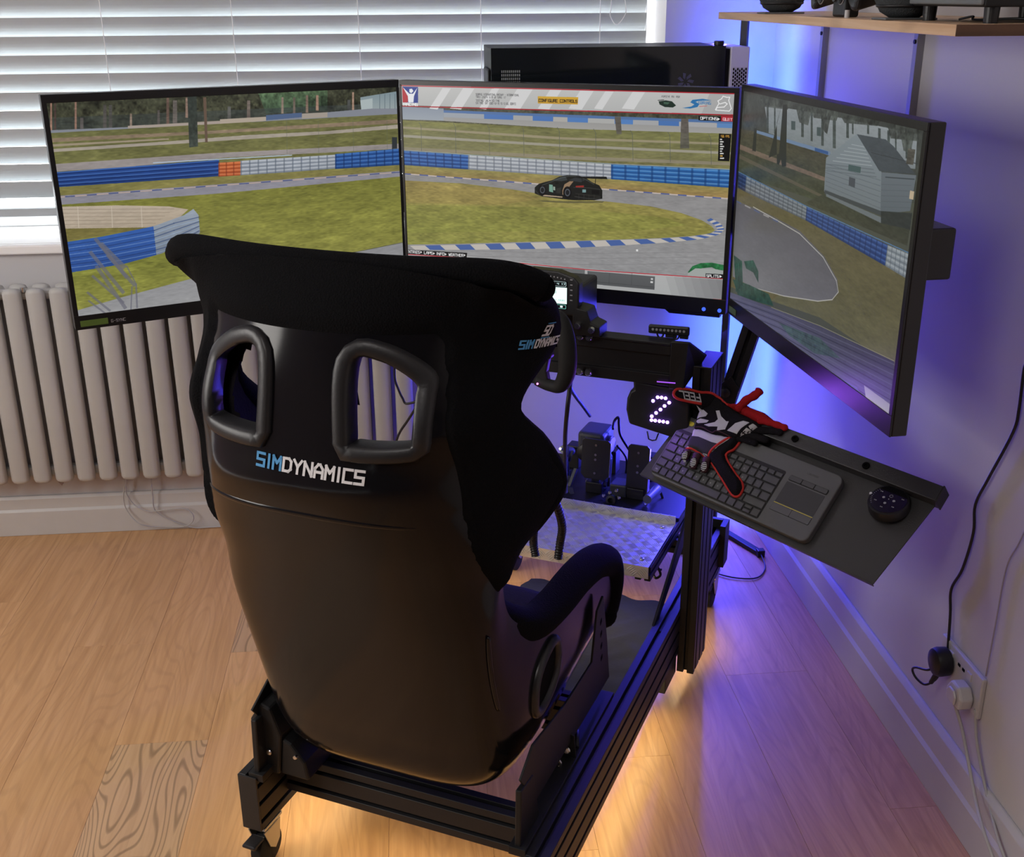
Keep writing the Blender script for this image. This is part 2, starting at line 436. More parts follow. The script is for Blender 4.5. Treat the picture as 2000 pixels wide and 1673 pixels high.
# ------------------------------------------------------------------ radiator: rows of upright oval tubes
rad = thing('column_radiator', 'white column radiator of upright oval tubes on the wall under the window', 'radiator', (-1.0, 2.86, 0.19))
tube0 = None
RX1 = 0.012
def oval(x, y, z0, z1, a, b, n=14):
    mb = MB(); vs = []; fs = []
    lv = [(z0, 0.5), (z0+0.004, 0.85), (z0+0.012, 1), (z1-0.012, 1), (z1-0.004, 0.85), (z1, 0.5)]
    for z, s in lv:
        for k in range(n):
            t = 2*math.pi*k/n
            vs.append((x + a*s*math.copysign(abs(math.cos(t))**0.75, math.cos(t)), y + b*s*math.copysign(abs(math.sin(t))**0.75, math.sin(t)), z))
    for j in range(len(lv)-1):
        for k in range(n): fs.append((j*n+k, j*n+(k+1) % n, (j+1)*n+(k+1) % n, (j+1)*n+k))
    fs += [tuple(range(n-1, -1, -1)), tuple(range((len(lv)-1)*n, len(lv)*n))]
    return mb.add(vs, fs)
nt_ = 27; PT = 0.0568
for i in range(nt_):
    x = -0.0630 - 0.0275 + PT - i*PT
    if tube0 is None: tube0 = part('tube', oval(x, 2.842, 0.195, 0.722, 0.0235, 0.012), RADM, rad, smooth=True, angle=50); tx = x
    else:
        c = tube0.copy(); COL.objects.link(c); c.parent = rad; c.location = (x-tx, 0, 0)
for i in range(nt_):
    c = tube0.copy(); COL.objects.link(c); c.parent = rad; c.location = (-i*PT, 0.052, 0)
xe = -0.0905 - (nt_-2)*PT - 0.02
part('header', MB().box(xe, RX1, 2.852, 2.882, 0.690, 0.715), RADM, rad, bevel=0.008)
part('header', MB().box(xe, RX1, 2.852, 2.882, 0.205, 0.235), RADM, rad, bevel=0.008)
part('bleed_valve', MB().cyl((-0.945-PT*.5, 2.850, 0.712), (-0.945-PT*.5, 2.850, 0.724), 0.006), STEEL, rad)
for xx in (-0.30, -1.2): part('wall_bracket', MB().box(xx-0.012, xx+0.012, 2.88, YB, 0.62, 0.66).box(xx-0.012, xx+0.012, 2.88, YB, 0.24, 0.28), RADM, rad)
part('pipe_clip', MB().prism([(-0.965, 2.845, 0.196), (-0.945, 2.845, 0.196), (-0.955, 2.845, 0.182)], (0, 0.006, 0)), M('clip_brown', (0.16, 0.10, 0.08), 0.5), rad)

# white cables lying below the radiator along the skirting
YC = YB-0.026
def cable(name, pts, r, m, label, frame='W', n=8, cat='cable', group=None):
    pts = smooth_path(pts, 6)
    return tag(part(name, MB().tube(pts, r, n=n), m, frame=frame, base=pts[0], smooth=True), label, cat, group)
cable('white_cable', [(-0.8014, 2.916, 0.1787), (-0.811, 2.916, 0.1251), (-0.7933, 2.914, 0.0862), (-0.756, 2.91, 0.0658), (-0.7069, 2.91, 0.0681), (-0.6551, 2.91, 0.0687), (-0.6345, 2.905, 0.0432), (-0.6572, 2.913, 0.015), (-0.7208, 2.913, 0.0135), (-0.7791, 2.9, 0.0308), (-0.8128, 2.914, 0.0636), (-0.8208, 2.916, 0.1023), (-0.8131, 2.916, 0.1407), (-0.8047, 2.916, 0.1742)], 0.0016, CABW, 'thin white cable looped on the skirting board below the radiator')
cable('white_cable', [(-0.7371, 2.916, 0.1757), (-0.7407, 2.914, 0.1071), (-0.7323, 2.912, 0.0574), (-0.6506, 2.913, 0.0115), (-0.5945, 2.913, 0.007), (-0.5091, 2.913, 0.009), (-0.3808, 2.913, 0.0073)], 0.0018, CABW, 'white cable running along the floor edge towards the racing seat')

# ------------------------------------------------------------------ right wall: sockets, plugs and cables
so = thing('wall_socket', 'white double wall socket with two small ports low on the right wall', 'socket', (XR, 1.60, 0.27))
part('face_plate', MB().box(XR-0.009, XR, 1.538, 1.690, 0.232, 0.312), PLUGW, so, bevel=0.0025)
part('rocker', MB().box(XR-0.0115, XR-0.008, 1.640, 1.655, 0.285, 0.300), PLUGW, so, bevel=0.001)
part('rocker', MB().box(XR-0.0115, XR-0.008, 1.572, 1.587, 0.285, 0.300), PLUGW, so, bevel=0.001)
for yy in (1.602, 1.618): part('usb_port', MB().box(XR-0.0100, XR-0.0088, yy-0.004, yy+0.004, 0.2885, 0.2935), SLOT, so)
bp_ = thing('black_plug', 'black power adapter plugged in the wall socket, cable looping down', 'plug', (XR-0.03, 1.655, 0.27))
part('plug_body', MB().lathe((XR-0.009, 1.655, 0.275), (-1, 0, 0), [(0.021, 0), (0.026, 0.004), (0.027, 0.020), (0.024, 0.028), (0.014, 0.032)], 24), CABB, bp_, smooth=True, angle=40)
part('cable_loop', MB().tube(smooth_path([(XR-0.03, 1.658, 0.262), (XR-0.04, 1.668, 0.25), (XR-0.045, 1.70, 0.235), (XR-0.045, 1.712, 0.222), (XR-0.042, 1.700, 0.212), (XR-0.038, 1.672, 0.216), (XR-0.030, 1.655, 0.236), (XR-0.025, 1.652, 0.250)], 6), 0.0022, n=8), CABB, bp_, smooth=True)
part('strain_relief', MB().cyl((XR-0.028, 1.654, 0.250), (XR-0.034, 1.660, 0.228), 0.006, 0.004), CABB, bp_)
cable('black_cable', [(0.936, 1.575, 1.3455), (0.938, 1.575, 1.15), (0.938, 1.572, 1.0), (0.938, 1.5666, 0.8816), (0.938, 1.5731, 0.8531), (0.938, 1.5689, 0.7888), (0.938, 1.5753, 0.7475), (0.938, 1.6248, 0.6462), (0.938, 1.6516, 0.587), (0.938, 1.6441, 0.5375), (0.938, 1.6605, 0.4598), (0.938, 1.6872, 0.4042), (0.938, 1.6775, 0.3575), (0.935, 1.6598, 0.2781)], 0.0026, CABB, 'long black cable hanging down the right wall to the black plug')
wp = thing('white_plug', 'white plug in the right-hand outlet of the wall socket', 'plug', (XR-0.03, 1.575, 0.26))
part('plug_body', MB().prism([(XR-0.010, 1.555, 0.240), (XR-0.010, 1.600, 0.240), (XR-0.010, 1.604, 0.262), (XR-0.010, 1.592, 0.280), (XR-0.010, 1.565, 0.280), (XR-0.010, 1.551, 0.262)], (-0.026, 0, 0)), PLUGW, wp, bevel=0.005, segs=3)
part('plug_cap', MB().prism([(XR-0.036, 1.563, 0.246), (XR-0.036, 1.592, 0.246), (XR-0.036, 1.594, 0.262), (XR-0.036, 1.586, 0.272), (XR-0.036, 1.570, 0.272), (XR-0.036, 1.561, 0.262)], (-0.005, 0, 0)), PLUGW, wp, bevel=0.003)
cable('white_mains_cable', [(XR-0.030, 1.580, 0.242), (0.925, 1.5605, 0.2016), (0.922, 1.5212, 0.167), (0.915, 1.4667, 0.1253), (0.905, 1.4141, 0.1066), (0.905, 1.3602, 0.0703), (XR-0.045, 1.34, 0.004)], 0.0032, CABW, 'white mains cable hanging from the white plug down past the skirting')
cable('white_mains_cable', [(0.936, 1.546, 0.2482), (0.938, 1.5278, 0.1927), (0.938, 1.4793, 0.1345), (0.925, 1.3987, 0.0971), (XR-0.018, 1.34, 0.06), (XR-0.030, 1.28, 0.004)], 0.0028, CABW, 'second white cable dropping from the wall socket beside the plug cable')
cable('thin_white_cable', [(0.941, 1.56, 1.345), (0.941, 1.54, 1.0), (0.941, 1.50, 0.72), (0.941, 1.4969, 0.6368), (0.941, 1.512, 0.5847), (0.941, 1.5349, 0.5268), (0.941, 1.5383, 0.4098), (0.941, 1.5407, 0.3185)], 0.0012, M('wall_cable_grey', (0.36, 0.34, 0.36), 0.6), 'hair-thin cable on the right wall above the socket')

# ------------------------------------------------------------------ shelf with brackets and what stands on it
SX = 0.700; SZ = 1.361; SY0, SY1 = 1.452, 2.60; ST = 0.0145
shelf = thing('wall_shelf', 'pale pine wall shelf with a darker sawn end, high on the right wall', 'shelf', ((SX+XR)/2, 2.0, SZ))
part('board', MB().box(SX, XR, SY0+0.0012, SY1, SZ-ST, SZ), SHELFW, shelf, bevel=0.0006)
part('end_face', MB().box(SX+0.0002, XR, SY0, SY0+0.0012, SZ-ST+0.0002, SZ-0.0002), SHELFE, shelf, label='darker brown sawn end of the shelf')
def bracket(yy):
    b = part('bracket', MB().box(XR-0.014, XR, yy-0.008, yy+0.008, 0.90, SZ-ST-0.001).box(SX+0.12, XR-0.014, yy-0.005, yy+0.005, SZ-ST-0.006, SZ-ST-0.0005), BRKT, shelf)
    part('screw', MB().cyl((XR-0.014, yy, 1.315), (XR-0.017, yy, 1.315), 0.004), BLKM, b)
bracket(2.575); bracket(2.085)

def lump_speaker(yc, label):
    t = thing('round_speaker', label, 'speaker', (SX+0.055, yc, SZ), group=None)
    part('foot', MB().box(SX+0.010, SX+0.090, yc-0.040, yc+0.015, SZ, SZ+0.003), SPKB, t, bevel=0.002)
    part('body', MB().lathe((SX+0.055, yc, SZ+0.005), (0, 0, 1), [(0.022, -0.002), (0.036, 0.006), (0.046, 0.024), (0.049, 0.045), (0.046, 0.066), (0.034, 0.084), (0.012, 0.094)], 32), SPKF, t, smooth=True)
    part('seam_ring', MB().lathe((SX+0.055, yc, SZ+0.017), (0, 0, 1), [(0.0402, 0), (0.0420, 0.001), (0.0432, 0.004), (0.0420, 0.0045)], 32), CABB, t, smooth=True)
lump_speaker(2.3312, 'round grey cloth speaker at the far end of the shelf, left of the gamepad')
lump_speaker(1.7419, 'round grey cloth speaker between the gamepad and the boxy speaker')
# gamepad on a small stand
yc = 1.9631
gp = thing('gamepad', 'black game controller lying on the shelf between the two round speakers', 'gamepad', (SX+0.045, yc, SZ))
prof = [(-0.105, 0.002), (-0.112, 0.020), (-0.100, 0.050), (-0.062, 0.058), (0.062, 0.058), (0.100, 0.050), (0.112, 0.020), (0.105, 0.002), (0.086, 0.004), (0.062, 0.022), (0.030, 0.026), (-0.030, 0.026), (-0.062, 0.022), (-0.086, 0.004)]
part('shell', MB().prism([(SX+0.022, yc+a, SZ+0.006+b) for a, b in prof], (0.042, 0, 0.012)), PADM, gp, bevel=0.008, segs=3)
for a in (-0.047, 0.047):
    th = part('thumbstick', MB().lathe((SX+0.022, yc+a, SZ+0.033), (-1, 0, 0.1), [(0.013, 0), (0.012, 0.004), (0.007, 0.005), (0.007, 0.010), (0.010, 0.011), (0.010, 0.014)], 20), BLKP, gp, smooth=True, angle=40)
    part('stick_ring', MB().lathe((SX+0.0215, yc+a, SZ+0.033), (-1, 0, 0.1), [(0.0135, 0), (0.0135, 0.0015), (0.0115, 0.0015)], 24), DOTG, gp, smooth=True)
part('stand', MB().box(SX+0.035, SX+0.06, yc-0.03, yc+0.03, SZ, SZ+0.03), BLKP, gp, bevel=0.004)
part('stand', MB().cyl((SX+0.022, yc-0.075, SZ), (SX+0.022, yc-0.075, SZ+0.012), 0.004), PLUGW, gp)
# boxy speaker
bs = thing('boxy_speaker', 'large grey and black box speaker on round feet at the near end of the shelf', 'speaker', (0.83, 1.52, SZ))
BX_ = 0.742; BY0 = 1.4676; BY1 = 1.688
part('cabinet', MB().box(BX_, XR-0.008, BY0, BY1, SZ+0.020, SZ+0.20), BLKM, bs, bevel=0.003)
part('front_panel', MB().box(BX_-0.005, BX_, BY0+0.002, BY1, SZ+0.0225, SZ+0.19), SPKB, bs, bevel=0.002)
for a, b in ((BX_+0.018, BY0+0.016), (BX_+0.018, BY1-0.022), (XR-0.04, BY0+0.016), (XR-0.04, BY1-0.022)):
    part('foot', MB().cyl((a, b, SZ), (a, b, SZ+0.021), 0.009, 0.010), BLKP, bs)
cable('shelf_cable', [(BX_+0.05, BY1-0.05, SZ+0.002), (BX_+0.06, BY1-0.07, SZ+0.006), (BX_+0.055, BY1-0.09, SZ+0.002), (BX_+0.075, BY0+0.05, SZ+0.005), (BX_+0.1, BY0+0.035, SZ+0.002), (BX_+0.13, BY0+0.02, SZ+0.002)], 0.0016, CABB, 'black cable lying on the shelf under the boxy speaker')

# ------------------------------------------------------------------ computer case behind the screens, on a wall tray
pcs = thing('case_tray', 'black steel wall tray carrying the computer behind the middle screen', 'tray', (0.45, 2.8, 0.80))
part('tray_plate', MB().box(0.17, 0.74, 2.47, YB, 0.795, 0.800), BLKM, pcs)
for xx in (0.25, 0.66): part('bracket', MB().prism([(xx, YB, 0.795), (xx, 2.55, 0.795), (xx, YB, 0.62)], (0.006, 0, 0)), BLKM, pcs)
CX0, CX1, CY0, CY1, CZ0, CZ1 = 0.186, 0.696, 2.50, 2.735, 0.815, 1.2935
pc = thing('computer_case', 'black tower computer case with a smoked glass side, standing behind the middle screen', 'computer', (0.45, 2.6, 0.80))
for a, b in ((0.23, 2.53), (0.23, 2.70), (0.65, 2.53), (0.65, 2.70)): part('foot', MB().cyl((a, b, 0.80), (a, b, CZ0), 0.014), BLKP, pc)
part('shell', MB().box(CX0, CX1, CY0+0.005, CY1, CZ0, CZ1-0.001), CASEM, pc, bevel=0.002)
part('glass_side', MB().box(CX0-0.001, CX1-0.002, CY0, CY0+0.004, CZ0+0.01, CZ1+0.001), CASEG, pc, bevel=0.001)
part('front_panel', MB().box(CX1+0.010, CX1+0.052, CY0+0.002, CY1, CZ0, CZ1-0.002), CASEL, pc, bevel=0.002, label='pale front section beside the smoked glass')
part('panel_gap', MB().box(CX1-0.002, CX1+0.010, CY0+0.012, CY1, CZ0, CZ1-0.006), CASEM, pc)
mesh = MB()
for i in range(7):
    for j in range(12):
        xx = CX1+0.018+i*0.0046; zz = CZ1-0.048-j*0.0078-(i % 2)*0.0038
        mesh.box(xx-0.0014, xx+0.0014, CY0+0.0008, CY0+0.0022, zz-0.0026, zz+0.0026)
part('vent_holes', mesh, SLOT, pc, kind='stuff')
part('top_knob', MB().cyl((CX1-0.01, CY0+0.03, CZ1), (CX1-0.01, CY0+0.03, CZ1+0.010), 0.011), BLKP, pc, bevel=0.002)
mesh = MB()
for i in range(10):
    for j in range(5):
        xx = CX0+0.022+i*0.0042; zz = CZ1-0.047-j*0.0075
        mesh.box(xx-0.0012, xx+0.0012, CY0-0.0006, CY0+0.0002, zz-0.0025, zz+0.0025)
part('drive_grille', mesh, M('grille_pale', (0.30, 0.32, 0.31), 0.4), pc, kind='stuff')
part('rear_port_block', MB().box(CX0-0.006, CX0, CY0+0.03, CY0+0.16, CZ1-0.21, CZ1-0.045), CASEM, pc, bevel=0.004)
fan = MB()
for k in range(7):
    a = 2*math.pi*k/7
    c = Vector((0.608, CY0-0.0003, CZ1-0.072))
    d = Vector((math.cos(a), 0, math.sin(a))); e = Vector((-math.sin(a), 0, math.cos(a)))
    fan.prism([c+d*0.004, c+d*0.016-e*0.004, c+d*0.019+e*0.002, c+d*0.008+e*0.004], (0, -0.0006, 0))
part('fan_blades', fan, M('fan_grey_blue', (0.09, 0.09, 0.16), 0.4), pc)

# ------------------------------------------------------------------ corner lamp: upright bar whose light strips face the walls
LX_, LY_ = 0.815, 2.78
cl = thing('corner_lamp', 'slim black upright light bar glowing blue in the corner behind the screens', 'lamp', (LX_, LY_, 0))
dv = Vector((1, 1, 0)).normalized(); sv = Vector((1, -1, 0)).normalized()
def cp(a, b, z): p = Vector((LX_, LY_, z)) + sv*a + dv*b; return (p.x, p.y, p.z)
part('pole', MB().prism([cp(-0.009, -0.005, 0.012), cp(0.009, -0.005, 0.012), cp(0.009, 0.004, 0.012), cp(-0.009, 0.004, 0.012)], (0, 0, 1.345)), BLKM, cl)
part('light_strip', MB().prism([cp(-0.006, 0.0045, 0.03), cp(0.006, 0.0045, 0.03), cp(0.006, 0.006, 0.03), cp(-0.006, 0.006, 0.03)], (0, 0, 1.31)), BLUE_E, cl, label='glowing blue strip turned to the corner')
part('base_leg', MB().bar((LX_, LY_, 0.007), (0.895, 2.60, 0.007), 0.020, 0.012).box(0.885, 0.905, 2.585, 2.605, 0.0, 0.02), BLKM, cl, bevel=0.002)
part('base_leg', MB().bar((LX_, LY_, 0.007), (0.66, 2.86, 0.007), 0.020, 0.012), BLKM, cl, bevel=0.002)
area('corner_lamp_glow', (LX_+0.012, LY_+0.012, 0.70), (LX_+1, LY_+1, 0.70), 0.012, 1.31, 10.5, (0.035, 0.085, 1.0))
area('corner_lamp_spill', (LX_-0.03, LY_-0.02, 0.72), (LX_-0.8, LY_-1.2, 0.45), 0.03, 1.2, 21.0, (0.075, 0.055, 1.0))
cable('black_cable', [(0.94, 2.9639, 1.328), (0.94, 2.9986, 1.2773), (0.94, 3.0301, 1.225), (0.94, 3.0519, 1.1651), (0.94, 3.0599, 1.0444)], 0.0022, CABB, 'black cable arching from the shelf down behind the right screen')
cable('lamp_cable', [(0.893, 2.59, 0.012), (0.885, 2.52, 0.004), (0.84, 2.47, 0.004), (0.76, 2.50, 0.004), (0.70, 2.60, 0.004), (0.66, 2.75, 0.004)], 0.002, CABB, 'thin black cable curving over the floor from the corner lamp foot')

# ------------------------------------------------------------------ flat pictures for the screens, drawn here from shapes and letters
FONT = {
 'A': [[(0,0),(0,4),(1.5,6),(2.5,6),(4,4),(4,0)],[(0,2.4),(4,2.4)]], 'B': [[(0,0),(0,6),(3,6),(4,5),(3,3.2),(0,3.2)],[(3,3.2),(4,2),(3,0),(0,0)]],
 'C': [[(4,6),(0,6),(0,0),(4,0)]], 'D': [[(0,0),(0,6),(2.8,6),(4,4.8),(4,1.2),(2.8,0),(0,0)]], 'E': [[(4,6),(0,6),(0,0),(4,0)],[(0,3),(3.4,3)]],
 'F': [[(4,6),(0,6),(0,0)],[(0,3),(3.4,3)]], 'G': [[(4,6),(0,6),(0,0),(4,0),(4,2.8),(2.2,2.8)]], 'H': [[(0,0),(0,6)],[(4,0),(4,6)],[(0,3),(4,3)]],
 'I': [[(1,0),(1,6)]], 'J': [[(4,6),(4,0),(0,0),(0,2)]], 'K': [[(0,0),(0,6)],[(4,6),(0.6,3),(4,0)]], 'L': [[(0,6),(0,0),(4,0)]],
 'M': [[(0,0),(0,6),(2,3),(4,6),(4,0)]], 'N': [[(0,0),(0,6),(4,0),(4,6)]], 'O': [[(0,0),(0,6),(4,6),(4,0),(0,0)]], 'P': [[(0,0),(0,6),(4,6),(4,2.8),(0,2.8)]],
 'Q': [[(0,0),(0,6),(4,6),(4,0),(0,0)],[(2.6,1.6),(4.4,-0.6)]], 'R': [[(0,0),(0,6),(4,6),(4,2.9),(0,2.9)],[(1.8,2.9),(4,0)]], 'S': [[(4,6),(0,6),(0,3),(4,3),(4,0),(0,0)]],
 'T': [[(0,6),(4,6)],[(2,6),(2,0)]], 'U': [[(0,6),(0,0),(4,0),(4,6)]], 'V': [[(0,6),(2,0),(4,6)]], 'W': [[(0,6),(1,0),(2,4),(3,0),(4,6)]], 'X': [[(0,0),(4,6)],[(0,6),(4,0)]],
 'Y': [[(0,6),(2,3),(4,6)],[(2,3),(2,0)]], 'Z': [[(0,6),(4,6),(0,0),(4,0)]], '0': [[(0,0),(0,6),(4,6),(4,0),(0,0)]], '1': [[(1,5),(2,6),(2,0)]],
 '2': [[(0,6),(4,6),(4,3),(0,3),(0,0),(4,0)]], '3': [[(0,6),(4,6),(4,0),(0,0)],[(1,3),(4,3)]], '4': [[(0,6),(0,3),(4,3)],[(4,6),(4,0)]], '5': [[(4,6),(0,6),(0,3),(4,3),(4,0),(0,0)]],
 '6': [[(4,6),(0,6),(0,0),(4,0),(4,3),(0,3)]], '7': [[(0,6),(4,6),(1.5,0)]], '8': [[(0,0),(0,6),(4,6),(4,0),(0,0)],[(0,3),(4,3)]], '9': [[(4,3),(0,3),(0,6),(4,6),(4,0),(0,0)]],
 '.': [[(2,0),(2,0.6)]], ':': [[(2,1),(2,1.6)],[(2,4),(2,4.6)]], '-': [[(1,3),(3,3)]], '>': [[(1,0),(1,6),(3.4,3),(1,0)]], ',': [[(2,0.6),(1.4,-1)]], ' ': [],
}
ADV = 5.6
def strokes(text, adv=ADV):
    """line segments of a text in letter units, origin at the baseline start"""
    out = []; x = 0
    for ch in text.upper():
        for st in FONT.get(ch, []):
            for a, b in zip(st[:-1], st[1:]): out.append(((a[0]+x, a[1]), (b[0]+x, b[1])))
        x += adv*0.62 if ch == 'I' else adv
    return out, x
def stroke_quad(a, b, w):
    dx, dy = b[0]-a[0], b[1]-a[1]; L = math.hypot(dx, dy) or 1; dx /= L; dy /= L
    ex, ey = dx*w/2, dy*w/2; nx, ny = -dy*w/2, dx*w/2
    return [(a[0]-ex-nx, a[1]-ey-ny), (b[0]+ex-nx, b[1]+ey-ny), (b[0]+ex+nx, b[1]+ey+ny), (a[0]-ex+nx, a[1]-ey+ny)]

class Canvas:
    """a picture W by H; shapes are given in drawing units and carried into it by the 3x3 matrix A"""
    def __init__(self, w, h, A=None, color=(0, 0, 0), seed=1):
        self.w, self.h = w, h
        self.a = np.ones((h, w, 3), np.float32)*np.array(color, np.float32)/255
        self.A = np.array(A if A is not None else np.eye(3), float)
        rs = np.random.RandomState(seed)
        def up(a, fy, fx):
            n0, n1 = a.shape; y = np.linspace(0, n0-1.001, h); x = np.linspace(0, n1-1.001, w)
            yi = y.astype(int); xi = x.astype(int); fy_ = (y-yi)[:, None]; fx_ = (x-xi)[None]
            A_ = a[yi][:, xi]; B_ = a[yi][:, xi+1]; C_ = a[yi+1][:, xi]; D_ = a[yi+1][:, xi+1]
            return (A_*(1-fx_)+B_*fx_)*(1-fy_) + (C_*(1-fx_)+D_*fx_)*fy_
        self.fine = sum(up(rs.randn(h//k+2, w//(k*4)+2), 0, 0)*s for k, s in ((3, .5), (8, .35), (24, .4))).astype(np.float32)
        self.blob = sum(up(rs.randn(h//k+2, w//k+2), 0, 0)*s for k, s in ((5, .5), (12, .5), (40, .5))).astype(np.float32)
    def m(self, pts):
        P = np.array([(x, y, 1.0) for x, y in pts]) @ self.A.T
        return P[:, :2]/P[:, 2:3]
    def poly(self, pts, c, c2=None, noise=0, kind='fine', alpha=1.0, raw=False):
        """filled polygon; c2: colour at the bottom of its box"""
        P = np.array(pts, float) if raw else self.m(pts)
        x0 = max(0, int(P[:, 0].min())); x1 = min(self.w, int(P[:, 0].max())+2)
        y0 = max(0, int(P[:, 1].min())); y1 = min(self.h, int(P[:, 1].max())+2)
        if x1 <= x0 or y1 <= y0: return
        yy, xx = np.mgrid[y0:y1, x0:x1]; cov = np.zeros(xx.shape, np.float32)
        for sx, sy in ((.25, .25), (.75, .25), (.25, .75), (.75, .75)):
            X = xx+sx; Y = yy+sy; ins = np.zeros(xx.shape, bool); n = len(P)
            for i in range(n):
                ax, ay = P[i]; bx, by = P[(i+1) % n]
                if ay == by: continue
                cnd = (ay > Y) != (by > Y)
                ins ^= cnd & (X < (bx-ax)*(Y-ay)/(by-ay)+ax)
            cov += ins*0.25
        cov = (cov*alpha)[..., None]
        col = np.array(c, np.float32)/255
        if c2 is not None:
            t = ((yy-y0)/max(1, y1-y0))[..., None]; col = col*(1-t) + np.array(c2, np.float32)/255*t
        if noise:
            f = (self.fine if kind == 'fine' else self.blob)[y0:y1, x0:x1][..., None]; col = col*(1+noise*f)
        self.a[y0:y1, x0:x1] = self.a[y0:y1, x0:x1]*(1-cov) + col*cov
    def line(self, pts, w, c, alpha=1.0, noise=0):
        P = self.m(pts)
        for a, b in zip(P[:-1], P[1:]): self.poly(stroke_quad(a, b, w), c, raw=True, alpha=alpha, noise=noise)
    def text(self, p0, p1, h, s, c, wt=1.1, alpha=1.0):
        """text s from p0 to p1 along the baseline, h high (drawing units)"""
        st, L = strokes(s); L -= 1.6
        d = ((p1[0]-p0[0])/L, (p1[1]-p0[1])/L)
        f = lambda q: (p0[0]+d[0]*q[0], p0[1]+d[1]*q[0]-h*q[1]/6)
        for a, b in st: self.poly([f(q) for q in stroke_quad(a, b, wt)], c, alpha=alpha)
    def image(self, name):
        im = bpy.data.images.new(name, self.w, self.h)
        g_ = self.a.mean(axis=2, keepdims=True); self.a = (self.a*0.78 + g_*0.22)*0.97
        px = np.ones((self.h, self.w, 4), np.float32); px[..., :3] = np.clip(self.a[::-1], 0, 1)
        im.pixels.foreach_set(px.ravel()); im.update(); im.pack()
        return im

def image_material(name, canvas, strength):
    im = canvas.image(name)
    m = bpy.data.materials.new(name); m.use_nodes = True; nt = m.node_tree; b = nt.nodes['Principled BSDF']
    b.inputs['Base Color'].default_value = (0.004, 0.004, 0.005, 1); b.inputs['Roughness'].default_value = 0.30; b.inputs['Specular IOR Level'].default_value = 0.25
    t = nt.nodes.new('ShaderNodeTexImage'); t.image = im; t.extension = 'EXTEND'
    uv = nt.nodes.new('ShaderNodeUVMap'); uv.uv_map = 'UVMap'; nt.links.new(uv.outputs[0], t.inputs[0])
    nt.links.new(t.outputs['Color'], b.inputs['Emission Color']); b.inputs['Emission Strength'].default_value = strength
    return m

def uv_quad(name, corners, n, thick, m, mback, parent):
    """thin lit panel: corners bottom-left, bottom-right, top-right, top-left; n points to the viewer"""
    n = Vector(n).normalized()
    mb = MB().prism([tuple(Vector(c) - n*thick) for c in corners], tuple(n*thick))
    o = part(name, mb, [m, mback], parent)
    me = o.data; uvl = me.uv_layers.new(name='UVMap')
    base = BASE[o.name]; c0 = Vector(corners[0]); u = Vector(corners[1])-c0; v = Vector(corners[3])-c0
    for p in me.polygons:
        p.material_index = 0 if p.normal.dot(n) > 0.9 else 1
        for li in p.loop_indices:
            q = me.vertices[me.loops[li].vertex_index].co + base - c0
            uvl.data[li].uv = (q.dot(u)/u.length_squared, q.dot(v)/v.length_squared)
    return o

def barrels(cv, top, bot, n, c, c2, dark, hi):
    """a row of n stacked tyre drums between the lines top and bot (pairs of points)"""
    L = lambda a, b, t: (a[0]+(b[0]-a[0])*t, a[1]+(b[1]-a[1])*t)
    for i in range(n):
        t0, t1 = i/n, (i+1)/n
        A_, B_ = L(*top, t0), L(*top, t1); C_, D_ = L(*bot, t1), L(*bot, t0)
        cv.poly([A_, B_, C_, D_], c, c2, noise=0.05)
        for k in range(4):
            f0 = (k+0.68)/4; f1 = (k+0.98)/4
            cv.poly([L(A_, D_, f0), L(B_, C_, f0), L(B_, C_, f1), L(A_, D_, f1)], dark, alpha=0.45)
            cv.poly([L(A_, D_, (k+.15)/4), L(B_, C_, (k+.15)/4), L(B_, C_, (k+.4)/4), L(A_, D_, (k+.4)/4)], hi, alpha=0.5)
        cv.poly([A_, L(A_, B_, 0.16), L(D_, C_, 0.16), D_], dark, alpha=0.55)

